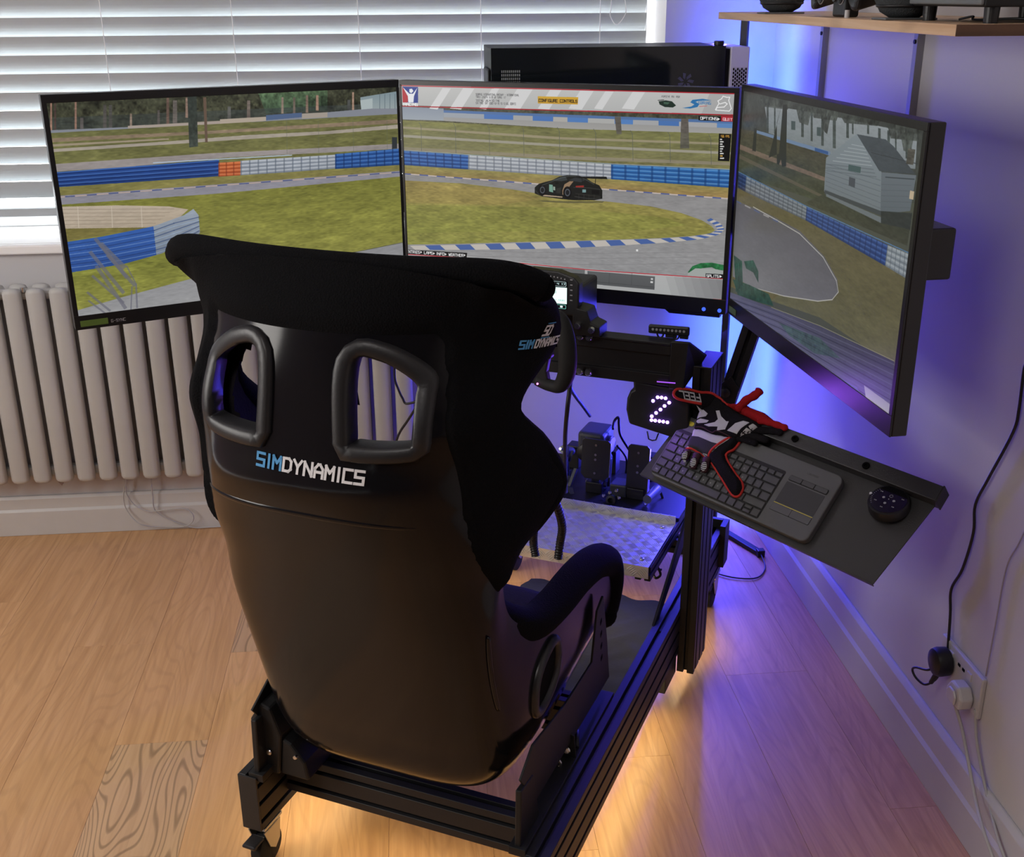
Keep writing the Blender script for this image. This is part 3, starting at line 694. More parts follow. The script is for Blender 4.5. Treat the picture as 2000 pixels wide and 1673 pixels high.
def draw_left():
    cv = Canvas(1200, 680, [[1.4524186, -0.21848718, -88.37161], [0.067501974, 1.4537546, -299.62244], [-0.00018955934, -0.00012355828, 1.0]], (118, 116, 62), 3)
    # tree line
    cv.poly([(60,170),(790,140),(790,222),(400,236),(60,262)], (58, 60, 44), (72, 74, 52), 0.30, 'blob')
    cv.poly([(500,170),(640,160),(640,215),(520,222)], (74, 98, 66), (60, 84, 60), 0.25, 'blob')
    cv.poly([(60,232),(790,200),(790,222),(60,260)], (58, 66, 66), noise=0.2, alpha=0.6)
    for x, w, y0, y1, c in ((100,1.8,200,266,(150,110,90)),(108,1.5,200,262,(80,60,55)),(148,1.8,196,262,(150,110,92)),(160,3,230,264,(92,86,84)),(205,3,205,258,(84,80,76)),(216,3,205,258,(80,78,74)),(256,2,222,248,(150,128,110)),
                            (310,2.2,215,258,(90,84,80)),(328,2.5,186,278,(106,82,70)),(342,4,196,258,(104,96,90)),(365,2.2,190,230,(140,112,96)),(448,3,208,240,(92,92,88)),(486,3,196,235,(104,92,84)),(600,2.2,186,220,(130,106,90)),
                            (620,2.4,186,216,(170,130,108)),(690,1.8,180,225,(160,126,104)),(682,3,195,234,(70,72,70)),(552,2,190,222,(140,120,104)),(575,2,190,222,(110,96,84))):
        cv.poly([(x-w,y0),(x+w,y0),(x+w*1.15,y1),(x-w*1.15,y1)], c, noise=0.12)
    # far wall and trackside
    cv.poly([(60,256),(300,246),(540,228),(790,206),(790,222),(540,238),(300,252),(60,264)], (128, 134, 146))
    cv.poly([(250,246),(430,236),(430,243),(250,251)], (168, 152, 140)); cv.poly([(430,233),(520,228),(520,236),(430,243)], (176, 160, 142)); cv.poly([(520,225),(590,220),(590,229),(520,235)], (74, 98, 140)); cv.poly([(590,222),(640,219),(640,229),(590,232)], (164, 152, 138))
    cv.poly([(704,190),(790,176),(790,212),(706,212)], (120, 142, 152), (150, 164, 166)); cv.poly([(704,196),(728,192),(728,212),(706,214)], (168, 182, 184))
    for x in (742, 752, 762, 772): cv.line([(x, 184), (x, 212)], 2, (90, 108, 118))
    # near fields and paths
    cv.poly([(60,262),(790,222),(790,335),(60,345)], (108, 108, 58), (120, 118, 60), 0.13)
    cv.poly([(60,272),(400,256),(790,232),(790,240),(400,262),(60,280)], (140, 118, 92), noise=0.1)
    cv.poly([(60,294),(330,276),(480,264),(640,256),(790,242),(790,250),(640,262),(480,272),(330,282),(60,300)], (166, 154, 138), noise=0.05)
    cv.poly([(60,284),(330,270),(330,273),(60,289)], (170, 150, 128), alpha=0.8)
    cv.poly([(100,321),(400,300),(640,288),(790,280),(790,290),(640,298),(440,308),(250,326),(100,336)], (152, 142, 140), (146, 138, 134), 0.05)
    cv.poly([(366,178),(384,178),(387,286),(370,288)], (52, 60, 54), (66, 74, 66), 0.15, 'blob'); cv.poly([(397,190),(403,190),(406,278),(401,278)], (104, 82, 66))
    for x in (560, 622, 690, 756): cv.line([(x, 236), (x+1, 300)], 1.4, (96, 104, 86), 0.7)
    cv.poly([(766,268),(776,268),(776,290),(766,291)], (48, 54, 58))
    # blue steel barrier, orange and grey drums
    cv.poly([(100,337),(428,312),(428,344),(100,367)], (30, 72, 158), (24, 56, 128), 0.05)
    for k in range(4):
        t = (k+0.55)/4; cv.line([(100, 337+t*30), (428, 312+t*32)], 2.4, (14, 36, 92), 0.8)
        t = (k+0.15)/4; cv.line([(100, 337+t*30), (428, 312+t*32)], 2.0, (70, 122, 208), 0.8)
    cv.line([(300, 318), (480, 308), (570, 303)], 3, (170, 190, 214))
    barrels(cv, ((427,318),(470,315)), ((427,346),(470,344)), 3, (214, 98, 40), (190, 80, 36), (130, 44, 20), (240, 140, 90))
    barrels(cv, ((470,314),(655,302)), ((470,344),(655,329)), 11, (158, 166, 178), (140, 148, 160), (84, 96, 112), (206, 212, 220))
    barrels(cv, ((655,301),(782,290)), ((655,330),(782,322)), 8, (34, 90, 178), (28, 74, 150), (14, 42, 100), (84, 140, 214))
    # verge, kerb, track edge, large infield
    cv.poly([(90,367),(428,345),(790,322),(790,338),(428,364),(90,390)], (136, 130, 62), (132, 122, 62), 0.10)
    cv.poly([(90,384),(428,360),(790,333),(790,345),(428,378),(90,402)], (138, 136, 148), noise=0.04)
    for i in range(16):
        t0, t1 = i/16, (i+0.55)/16
        L = lambda t: (105+t*680, 386-t*50)
        a, b = L(t0), L(t1); cv.line([a, b], 3.4, (186, 160, 150)); c_, d_ = L(t1), L((i+1)/16); cv.line([c_, d_], 3.4, (72, 84, 140))
    cv.poly([(90,402),(428,378),(790,344),(790,480),(690,492),(420,530),(340,560),(150,605),(130,605)], (124, 124, 44), (152, 150, 60), 0.12)
    # drum barrier loop on the left
    cv.poly([(112,404),(230,401),(330,403),(368,409),(352,424),(300,444),(112,447)], (190, 172, 150), (176, 158, 134), 0.04)
    for k in range(5): cv.line([(112, 409+k*7.4), (340-k*9, 408+k*7)], 1.6, (142, 126, 104), 0.8)
    for x in (152, 218, 276): cv.line([(x, 404), (x+2, 444)], 2.4, (206, 190, 168), 0.8)
    cv.poly([(112,447),(300,444),(250,452),(125,472)], (118, 108, 48), (128, 118, 56), 0.1)
    cv.poly([(122,474),(200,462),(300,442),(306,500),(240,516),(134,533)], (42, 92, 186), (34, 74, 156), 0.05)
    cv.poly([(300,442),(360,420),(378,408),(388,420),(391,455),(360,474),(306,500)], (150, 162, 178), (112, 126, 146), 0.04)
    for k in range(4):
        cv.line([(124, 480+k*13), (200, 469+k*13.4), (302, 450+k*13), (340, 436+k*14), (389, 424+k*9)], 3.2, (30, 54, 112), 0.55)
        cv.line([(124, 486+k*13), (200, 475+k*13.4), (302, 456+k*13), (340, 442+k*14), (389, 430+k*9)], 2.2, (150, 186, 232), 0.45)
    cv.poly([(134,533),(240,516),(320,494),(391,456),(410,470),(420,520),(330,570),(150,610)], (120, 124, 40), (148, 148, 56), 0.13)
    # asphalt with the edge line
    cv.poly([(145,608),(240,580),(420,532),(600,505),(690,493),(800,470),(800,680),(150,680)], (140, 140, 144), (152, 152, 154), 0.04)
    cv.line([(690, 493), (800, 471)], 2, (90, 90, 60))
    # blurred sign frame in the foreground
    for a, b, w in (((188,468),(246,540),8),((178,494),(240,570),8),((190,522),(244,600),8),((182,540),(240,590),6),((172,572),(214,606),5),((174,588),(206,612),4),((212,500),(262,556),8),((200,480),(240,520),12),((248,520),(266,555),3),((266,555),(268,600),4),((258,560),(256,604),3)):
        cv.line([a, b], w*1.5, (104, 104, 118), 0.72)
    return cv

def draw_centre():
    cv = Canvas(1300, 735, [[2.5375643, -0.10226099, -1970.8933], [-0.054176511, 2.1622292, -315.78947], [0.0002114525, -0.00018763624, 1.0]], (126, 124, 66), 7)
    G = (150, 150, 148)
    # background beyond the fence
    cv.poly([(770,200),(1450,210),(1450,270),(770,245)], (64, 66, 56), (96, 94, 62), 0.2, 'blob')
    cv.poly([(780,208),(868,212),(868,236),(780,233)], (130, 142, 160), (150, 160, 172)); cv.poly([(866,212),(870,212),(870,236),(866,236)], (70, 76, 90))
    cv.poly([(866,222),(1120,236),(1438,244),(1438,262),(1120,252),(866,236)], (146, 146, 144), (160, 158, 154))
    cv.poly([(866,215),(1438,236),(1438,244),(866,222)], (70, 110, 170))
    for a, b, c in ((866,945,(150,158,168)),(945,1002,(60,112,190)),(1002,1040,(160,160,158)),(1040,1080,(60,112,190)),(1080,1108,(170,166,160)),(1108,1148,(66,120,196)),(1148,1200,(168,168,166)),(1200,1236,(70,124,200)),(1236,1286,(160,162,164)),(1286,1326,(60,110,186)),(1326,1400,(164,164,166)),(1400,1438,(80,130,196))):
        ya = lambda x: 220 + (x-866)*0.038
        cv.poly([(a,ya(a)),(b,ya(b)),(b,ya(b)+9),(a,ya(a)+9)], c)
    # field with fence
    cv.poly([(770,234),(1120,252),(1450,262),(1450,340),(770,300)], (120, 120, 58), (124, 118, 70), 0.13)
    cv.poly([(770,246),(1100,268),(1450,280),(1450,284),(1100,273),(770,250)], (170, 152, 124), alpha=0.8)
    cv.poly([(770,262),(1100,282),(1450,298),(1450,303),(1100,287),(770,267)], (168, 160, 150), alpha=0.9)
    cv.poly([(770,286),(1100,304),(1450,318),(1450,324),(1100,311),(770,292)], (150, 138, 120), alpha=0.7)
    cv.poly([(1200,228),(1212,228),(1214,262),(1204,262)], (96, 90, 82), noise=0.1); cv.poly([(1330,232),(1344,232),(1346,290),(1328,290)], (98, 90, 82), (82, 78, 72), 0.12)
    cv.poly([(776,245),(1440,262),(1440,318),(776,290)], (128, 130, 92), alpha=0.22)
    for x, y in ((822,243),(889,245),(955,248),(1022,250),(1092,253),(1163,256),(1235,259),(1308,262),(1388,267)):
        cv.line([(x-4, y-4), (x, y+3), (x+1, y+54)], 1.8, (92, 96, 84))
    cv.line([(780, 262), (1438, 284)], 1.0, (110, 112, 86), 0.7); cv.line([(780, 283), (1438, 307)], 1.0, (110, 112, 86), 0.7)
    # drums
    barrels(cv, ((783,294),(914,303)), ((786,322),(914,331)), 8, (34, 92, 180), (26, 76, 156), (12, 44, 104), (90, 146, 216))
    barrels(cv, ((914,303),(1193,321)), ((914,331),(1193,350)), 17, (164, 170, 178), (146, 152, 162), (96, 104, 118), (214, 218, 222))
    barrels(cv, ((1193,321),(1428,332)), ((1193,351),(1427,368)), 9, (36, 108, 190), (26, 88, 166), (12, 54, 120), (110, 172, 226))
    cv.line([(783, 293), (914, 302), (1193, 320), (1430, 331)], 2.0, (150, 180, 216), 0.8)
    # verge, kerb, track
    cv.poly([(780,322),(914,331),(1193,350),(1440,368),(1440,392),(1193,370),(980,352),(780,340)], (146, 138, 66), (160, 124, 70), 0.1)
    cv.poly([(780,339),(980,352),(1193,370),(1440,388),(1440,600),(780,600)], (140, 138, 138), (146, 146, 148), 0.05)
    for i in range(19):
        L = lambda t: (786+t*640, 339+t*49.5)
        cv.line([L(i/19), L((i+.5)/19)], 4.2, (72, 88, 158)); cv.line([L((i+.5)/19), L((i+1)/19)], 4.2, (196, 178, 168))
    # infield with the curved right end
    inf = [(780,352),(900,358),(1000,370),(1100,386),(1190,394),(1270,403),(1330,416),(1370,430),(1390,442),(1396,450),(1386,456),(1350,461),(1290,465),(1200,468),(1100,471),(1000,473),(900,476),(780,478)]
    cv.poly(inf, (150, 136, 62), (140, 142, 56), 0.13)
    cv.poly([(790,400),(1100,405),(1300,425),(1340,440),(1250,450),(1000,452),(790,455)], (128, 134, 48), (126, 132, 46), 0.13, alpha=0.45)
    cv.poly([(790,352),(1000,372),(1060,388),(980,400),(790,396)], (160, 132, 66), noise=0.1, alpha=0.4)
    # kerb at the bottom of the infield
    top = [(800,480),(900,478),(1000,475),(1100,472),(1200,469),(1290,466),(1350,462),(1388,456),(1402,449),(1396,440),(1380,430)]
    bot = [(800,488),(900,488),(1000,487),(1100,485),(1200,480),(1300,474),(1370,467),(1405,458),(1415,448),(1408,437),(1388,426)]
    def along(P, t):
        s = t*(len(P)-1); i = min(int(s), len(P)-2); f = s-i
        return (P[i][0]+(P[i+1][0]-P[i][0])*f, P[i][1]+(P[i+1][1]-P[i][1])*f)
    n = 34
    for i in range(n):
        c_ = (62, 94, 168) if i % 2 else (190, 182, 172)
        sh = 0.35/n if i < 18 else 0
        cv.poly([along(top, i/n), along(top, (i+1)/n), along(bot, min(1, (i+1)/n+sh)), along(bot, i/n+sh)], c_)
    for k, y in enumerate((490, 500, 512)): cv.line([(900, y), (1150, y+5), (1400, y+2)], 1.6, (118, 116, 118), 0.6)
    # racing car seen from behind left
    cv.poly([(1044,378),(1044,366),(1052,359),(1066,355),(1078,352),(1092,345),(1108,342),(1130,343),(1144,348),(1156,356),(1170,362),(1176,372),(1176,388),(1160,391),(1120,391),(1100,389),(1060,384)], (28, 30, 26), (22, 24, 22))
    cv.poly([(1078,352),(1093,346),(1104,344),(1108,352),(1096,354)], (52, 58, 60)); cv.poly([(1110,352),(1128,345),(1142,352),(1134,356)], (46, 52, 54))
    cv.poly([(1098,372),(1102,360),(1112,354),(1120,354),(1112,364),(1110,382),(1098,380)], (150, 118, 84)); cv.poly([(1060,380),(1098,384),(1098,386),(1060,383)], (176, 150, 120))
    cv.poly([(1072,360),(1079,361),(1080,376),(1072,374)], (110, 160, 140)); cv.poly([(1080,364),(1084,365),(1084,372),(1080,371)], (140, 160, 146))
    for cx, cy, rx_, ry_ in ((1059, 371, 8, 11), (1108, 376, 8.5, 12)):
        ring = lambda k: [(cx + rx_*k*math.cos(t), cy + ry_*k*math.sin(t)) for t in [i*math.pi/10 for i in range(20)]]
        cv.poly(ring(1), (12, 12, 14)); cv.poly(ring(.62), (78, 84, 92)); cv.poly(ring(.42), (24, 26, 28))
    cv.line([(1058, 362), (1076, 355), (1094, 348), (1110, 344), (1130, 345), (1146, 352), (1160, 360)], 1.6, (96, 104, 100), 0.8)
    cv.line([(1120, 366), (1150, 367), (1172, 370)], 1.4, (90, 92, 88), 0.7); cv.line([(1122, 384), (1150, 388), (1172, 387)], 1.6, (84, 84, 80), 0.8)
    for x in (1130, 1140, 1150, 1160): cv.line([(x, 380), (x, 389)], 1.6, (60, 60, 58), 0.9)
    cv.line([(1046, 372), (1052, 380)], 1.5, (84, 88, 88), 0.8); cv.poly([(1084,356),(1090,356),(1090,359),(1084,359)], (10, 10, 10)); cv.poly([(1086,368),(1096,366),(1094,378),(1086,377)], (44, 46, 42)); cv.poly([(1155,371),(1170,372),(1170,380),(1156,379)], (12, 12, 12))
    cv.poly([(1050,391),(1100,393),(1180,393),(1176,396),(1110,397),(1060,394)], (70, 68, 50), alpha=0.6)
    cv.poly([(1116,346),(1122,345),(1184,345),(1186,350),(1130,348)], (20, 22, 20)); cv.line([(1136, 348), (1138, 358)], 2.5, (20, 22, 20)); cv.line([(1163, 349), (1162, 360)], 2.5, (20, 22, 20))
    cv.poly([(1124,363),(1140,362),(1140,366),(1124,366)], (160, 34, 28)); cv.poly([(1137,370),(1144,370),(1144,376),(1137,376)], (110, 150, 150))
    cv.line([(1124, 378), (1172, 384)], 3, (50, 50, 44), 0.8)
    # green trees on the lower right, cursor
    cv.poly([(1343,532),(1352,520),(1368,514),(1390,513),(1415,518),(1415,528),(1400,527),(1390,522),(1370,524),(1356,534)], (34, 116, 60), (28, 96, 52), 0.2, 'blob')
    cv.poly([(1343,534),(1358,524),(1400,526),(1415,530),(1415,546),(1343,538)], (158, 164, 160))
    cv.poly([(1242,487),(1246,487),(1246,491),(1242,491)], (220, 220, 220))
    # header bar
    cv.poly([(776,160),(1450,172),(1450,226),(776,205)], (188, 188, 186), (176, 177, 176))
    for x, w in ((838,16),(878,22),(935,14),(985,30),(1050,22),(1110,26),(1160,16),(1214,24)):
        cv.poly([(x+26,172),(x+26+w,173),(x+w,214),(x,212)], (206, 206, 206)); 
    cv.poly([(1390,172),(1440,174),(1440,226),(1370,222)], (150, 150, 152), alpha=0.5)
    for p in (((776,167),(1440,183)), ((776,207),(1440,225))): cv.line(p, 3.6, (190, 20, 34))
    cv.poly([(785,169),(816,170),(816,201),(786,200)], (22, 48, 150)); cv.poly([(785,169),(797,186),(796,200),(786,200)], (196, 24, 40)); cv.poly([(816,170),(808,184),(806,201),(816,201)], (22, 48, 150))
    cv.poly([(786,170),(799,183),(806,183),(815,171),(808,188),(807,200),(797,200),(796,188)], (224, 226, 232)); cv.poly([(799,174),(804,173),(807,178),(803,182),(799,180)], (224, 226, 232))
    cv.text((786, 206), (815, 206.6), 5, 'iRACING', (236, 236, 236), 1.3)
    for i, (s, L) in enumerate((('Sebring International Raceway - International', 84), ('Track length: 6.02 km Turns: 17', 58), ('TESTING, Unlimited Time', 46), ('Sim Time: Sat 2020-12-19 10:10:00, Dorito', 78))):
        y = 186 + i*5.2 + (1.5 if i > 1 else 0); cv.text((929, y), (929+L, y+L*0.022), 3.6, s, (46, 46, 50), 0.9, 0.85)
    cv.poly([(1050,188),(1129,190),(1128,204),(1050,202)], (222, 166, 28), (206, 148, 22)); cv.text((1052, 198.6), (1127, 200.4), 5, 'CONFIGURE CONTROLS', (40, 28, 10), 1.25)
    cv.text((1292, 190), (1327, 191), 3.4, 'Porsche 991 RSR', (60, 60, 64), 0.9, 0.8)
    cv.poly([(1286,198),(1300,196),(1312,198),(1320,206),(1314,210),(1298,209),(1288,204)], (30, 50, 40)); cv.line([(1285, 196), (1296, 195)], 2, (30, 36, 34)); cv.poly([(1296,199),(1308,200),(1304,204),(1296,203)], (60, 96, 76))
    cv.poly([(1332,211),(1350,208),(1356,204),(1348,200),(1352,195),(1372,193),(1390,196),(1364,197),(1358,199),(1366,203),(1362,209),(1348,212)], (30, 110, 180)); cv.text((1364, 203), (1388, 204), 5, 'EBRING', (60, 120, 180), 1.2)
    cv.line([(1366, 208), (1380, 207)], 2.5, (210, 90, 90), 0.8)
    cv.line([(1397,214),(1404,202),(1402,197),(1409,193),(1412,188),(1419,190),(1425,190),(1423,196),(1428,212),(1424,217),(1398,215),(1400,210),(1414,209),(1420,203),(1416,200),(1406,203)], 3.0, (232, 232, 232))
    # option buttons
    cv.poly([(1364,226),(1408,228),(1408,237),(1364,235)], (20, 22, 24)); cv.text((1368, 233.4), (1400, 234.6), 5, 'OPTIONS', (236, 236, 236), 1.3); cv.poly([(1401,229.4),(1406,232.6),(1401,235.8)], (236, 236, 236))
    cv.poly([(1408,226),(1434,227),(1434,238),(1408,237)], (188, 24, 40)); cv.text((1412, 235), (1430, 235.8), 4.6, 'QUIT', (236, 200, 204), 1.3)
    cv.poly([(1404,261),(1428,262),(1424,315),(1402,314)], (18, 18, 16)); cv.text((1407, 268), (1424, 268.6), 4, '166 FPS', (230, 160, 40), 1.3)
    for k in range(9): cv.poly([(1406,271+k*4.6),(1410+(k*3) % 5,271+k*4.6),(1410+(k*3) % 5,273.6+k*4.6),(1406,273.6+k*4.6)], (214, 160, 60) if k == 7 else (206, 206, 202))
    # footer with menu tabs and status boxes
    cv.poly([(785,492),(911,500),(1160,528),(1420,546),(1420,590),(785,560)], (174, 174, 174), (168, 170, 170))
    for k in range(7): cv.poly([(1300+k*16,540),(1420,548),(1420,590),(1312+k*16,580)], (96, 96, 100), alpha=0.12)
    cv.poly([(785,487),(912,494),(911,503),(785,495)], (22, 22, 24))
    for a, b, s in ((794, 819, 'ENTRIES'), (828, 844, 'LAPS'), (852, 867, 'INFO'), (876, 904, 'WEATHER')):
        ya = 493.5 + (a-794)*0.072; cv.text((a, ya), (b, ya+(b-a)*0.072), 4.8, s, (232, 232, 232), 1.3)
        cv.poly([(b+1.5,ya-3.6),(b+5,ya-1),(b+1.5,ya+1.6)], (232, 232, 232))
    cv.line([(785, 496), (911, 504), (1160, 528), (1420, 545)], 3.0, (206, 26, 40))
    cv.line([(785, 554), (1130, 566), (1412, 586)], 4.0, (214, 40, 44))
    cv.poly([(907,508),(1020,517),(1142,527),(1141,556),(1020,545),(907,537)], (104, 106, 108))
    cv.poly([(918,512),(932,511),(934,521),(922,524)], (120, 60, 150)); cv.text((915, 521), (921, 521.4), 5, 'N', (40, 40, 44)); cv.text((934, 523), (940, 523.4), 5, 'H', (40, 40, 44))
    cv.poly([(951,520),(956,516),(962,520),(963,530),(957,535),(951,531)], (26, 28, 30)); cv.line([(955, 519), (960, 530)], 2, (150, 152, 152)); cv.line([(975, 521), (974, 534)], 3, (30, 32, 34)); cv.line([(980, 521), (979, 535)], 3, (30, 32, 34))
    cv.poly([(982,521),(987,521.5),(986,537),(981,536)], (30, 190, 70))
    cv.poly([(1147,529),(1279,540),(1278,566),(1147,554)], (92, 94, 96), (84, 86, 88)); cv.line([(1147, 549), (1278, 561)], 1.4, (64, 66, 68))
    for x in (1190, 1234): cv.line([(x, 533), (x-1, 556)], 1.2, (70, 72, 74))
    cv.poly([(1271,543),(1275,543.4),(1275,547),(1271,546.6)], (196, 196, 196)); cv.poly([(1270,549),(1275,549.4),(1275,553),(1270,552.6)], (206, 206, 206))
    cv.poly([(1378,534),(1413,536),(1413,544),(1378,542)], (22, 22, 24)); cv.text((1380, 541), (1403, 542.4), 4.8, 'SPLITS', (232, 232, 232), 1.3); cv.poly([(1405,537),(1410,540),(1405,543)], (232, 232, 232))
    return cv

def draw_right():  # picture colours painted dim and washed out, as seen at a slant
    cv = Canvas(1200, 680, [[-6.3495003, -0.41426192, 9287.4271], [0.45793891, -2.0592485, -299.71673], [-0.0016167916, 0.00010450017, 1.0]], (70, 74, 62), 11)
    # dark canopy and white building with columns behind
    cv.poly([(1440,165),(1830,230),(1800,400),(1440,330)], (56, 60, 56), (62, 68, 62), 0.12, 'blob')
    cv.poly([(1492,205),(1560,215),(1640,230),(1790,262),(1786,330),(1700,320),(1615,300),(1500,260)], (134, 142, 146), (112, 122, 126), 0.04)
    for x, w, y0, y1 in ((1498,4,200,258),(1512,3,205,262),(1530,4,208,270),(1566,5,210,268),(1584,4,215,276),(1605,5,220,285),(1628,6,226,290),(1654,5,232,270),(1664,3,236,262),(1694,4,244,262),(1716,5,250,272),(1734,5,254,285),(1748,3,258,296),(1770,6,262,310)):
        cv.poly([(x-w*.5,y0),(x+w*.5,y0+1),(x+w*.5,y1),(x-w*.5,y1-1)], (62, 72, 70), noise=0.15)
    for x, y in ((1548,250),(1598,262)): cv.poly([(x-4,y-14),(x+4,y-13),(x+4,y+4),(x-4,y+3)], (60, 76, 78))
    for a in ((1480,190,1545,214),(1552,205,1585,245),(1580,210,1640,236),(1600,215,1622,262),(1640,225,1720,246),(1730,238,1800,276),(1755,250,1785,300)):
        cv.poly([(a[0],a[1]),(a[2],a[1]+6),(a[2]-8,a[3]),(a[0]+8,a[3]-6)], (50, 55, 50), (58, 64, 58), 0.35, 'blob', alpha=0.8)
    # ground behind the barrier
    cv.poly([(1436,250),(1500,262),(1620,300),(1640,350),(1620,400),(1436,340)], (70, 66, 50), (58, 66, 46), 0.13)
    cv.poly([(1476,254),(1620,296),(1620,304),(1476,260)], (96, 122, 156)); cv.poly([(1590,288),(1616,296),(1616,302),(1590,295)], (38, 78, 140))
    cv.poly([(1440,280),(1480,296),(1620,350),(1620,358),(1480,306),(1440,290)], (110, 92, 76), noise=0.08); cv.poly([(1440,300),(1612,384),(1612,390),(1440,308)], (92, 84, 66), alpha=0.8)
    cv.poly([(1500,308),(1520,300),(1528,204),(1536,204),(1534,325),(1526,325),(1524,310),(1520,322),(1516,320),(1516,240),(1524,210)], (38, 42, 38)); cv.poly([(1472,250),(1477,250),(1475,296),(1468,294)], (38, 42, 38))
    # shed
    cv.poly([(1612,308),(1660,270),(1672,262),(1705,275),(1720,336),(1718,420),(1608,374)], (118, 130, 136), (102, 112, 118))
    for k in range(9):
        t = k/9; y = 276+k*6.4; x0 = 1664-44*(k+.3)/6 if k < 6 else 1611; x1 = 1684+26*(k+1)/9
        cv.line([(max(1612, x0), y+6), (x1, y+11+k*.9)], 2.0, (150, 160, 164) if k < 6 else (84, 94, 100), 0.8)
    for k in range(7): cv.line([(1611, 320+k*8.4), (1718, 352+k*11)], 1.4, (78, 88, 96), 0.7)
    cv.poly([(1672,262),(1728,272),(1744,286),(1786,340),(1728,336),(1716,334)], (64, 72, 78), (60, 68, 74), 0.05)
    cv.poly([(1720,336),(1788,342),(1776,412),(1718,418)], (94, 104, 112), (84, 94, 102)); cv.line([(1700, 298), (1790, 320)], 1.5, (48, 54, 58)); cv.line([(1728, 346), (1784, 350)], 2.5, (54, 62, 68))
    for k in range(5): cv.line([(1720, 360+k*11), (1778, 362+k*11)], 1.2, (74, 82, 90), 0.7)
    cv.poly([(1656,321),(1680,326),(1679,338),(1655,333)], (60, 84, 84)); cv.poly([(1657,345),(1669,349),(1668,367),(1656,362)], (66, 72, 80))
    cv.poly([(1609,371),(1719,412),(1719,421),(1609,379)], (60, 66, 70)); cv.poly([(1612,378),(1719,424),(1719,436),(1612,390)], (98, 106, 110))
    cv.poly([(1719,412),(1780,416),(1776,450),(1719,440)], (44, 50, 50), noise=0.1); cv.poly([(1776,372),(1784,374),(1782,390),(1774,388)], (186, 164, 130))
    cv.poly([(1605,380),(1720,436),(1775,448),(1770,480),(1700,450),(1570,396)], (54, 58, 46), (60, 62, 48), 0.12)
    cv.poly([(1772,290),(1786,292),(1782,322),(1768,320)], (74, 72, 64), noise=0.2)
    # barrier of drums
    barrels(cv, ((1440,336),(1456,344)), ((1440,366),(1454,374)), 2, (30, 48, 92), (28, 44, 84), (18, 26, 56), (60, 84, 130))
    barrels(cv, ((1456,344),(1574,404)), ((1454,374),(1572,430)), 13, (104, 114, 122), (92, 100, 110), (56, 64, 74), (142, 150, 156))
    barrels(cv, ((1574,404),(1732,478)), ((1572,430),(1727,519)), 15, (36, 68, 136), (30, 58, 120), (18, 36, 84), (74, 110, 176))
    barrels(cv, ((1732,478),(1774,496)), ((1727,519),(1770,545)), 5, (130, 140, 146), (118, 128, 136), (72, 82, 92), (166, 172, 176))
    cv.line([(1440, 335), (1574, 403), (1774, 494)], 2.4, (70, 120, 176), 0.9)
    # verge and track curve
    cv.poly([(1436,366),(1572,430),(1727,519),(1775,548),(1745,715),(1600,620),(1426,560)], (92, 84, 52), (96, 96, 66), 0.07)
    cv.poly([(1436,392),(1500,418),(1560,450),(1608,500),(1634,546),(1636,572),(1622,586),(1590,588),(1520,576),(1470,562),(1430,540)], (84, 82, 88), (110, 110, 114), 0.03)
    cv.line([(1470, 404), (1516, 430), (1560, 456), (1606, 502), (1632, 548), (1636, 570), (1624, 585), (1596, 588), (1530, 578), (1470, 562)], 3.0, (176, 174, 166), 0.85)
    for k in range(5): cv.line([(1436+k*18, 392+k*9), (1446+k*18, 397+k*9)], 4.5, (140, 136, 136) if k % 2 else (70, 84, 124))
    cv.poly([(1430,540),(1470,562),(1520,576),(1500,590),(1426,560)], (96, 88, 54), noise=0.06)
    # green palms near the hinge, striped shade, pale pavement
    for p in ([(1432,498),(1448,510),(1450,560),(1436,570)], [(1452,510),(1470,508),(1480,530),(1480,552),(1470,532),(1456,524)], [(1430,545),(1462,556),(1500,574),(1510,598),(1480,590),(1440,576)]):
        cv.poly(p, (34, 74, 60), (30, 62, 54), 0.18, 'blob', alpha=0.9)
    cv.poly([(1424,570),(1500,598),(1600,636),(1745,706),(1735,830),(1600,720),(1424,606)], (60, 60, 78), (84, 84, 116), 0.04)
    for k in range(12):
        cv.line([(1424, 578+k*4.4), (1520, 612+k*5.6), (1745, 712+k*10.5)], 2.6, (40, 42, 60) if k % 2 else (96, 96, 124), 0.6)
    cv.line([(1505, 600), (1600, 636), (1745, 705)], 1.8, (150, 146, 110), 0.8)
    cv.poly([(1520,630),(1600,660),(1640,700),(1590,690),(1540,655)], (44, 84, 66), alpha=0.5, noise=0.2, kind='blob')
    cv.poly([(1686,752),(1738,790),(1735,832),(1698,800),(1690,780)], (146, 142, 158), (160, 156, 168))
    cv.poly([(1640,738),(1672,756),(1690,790),(1650,765)], (84, 92, 150), alpha=0.8)
    return cv

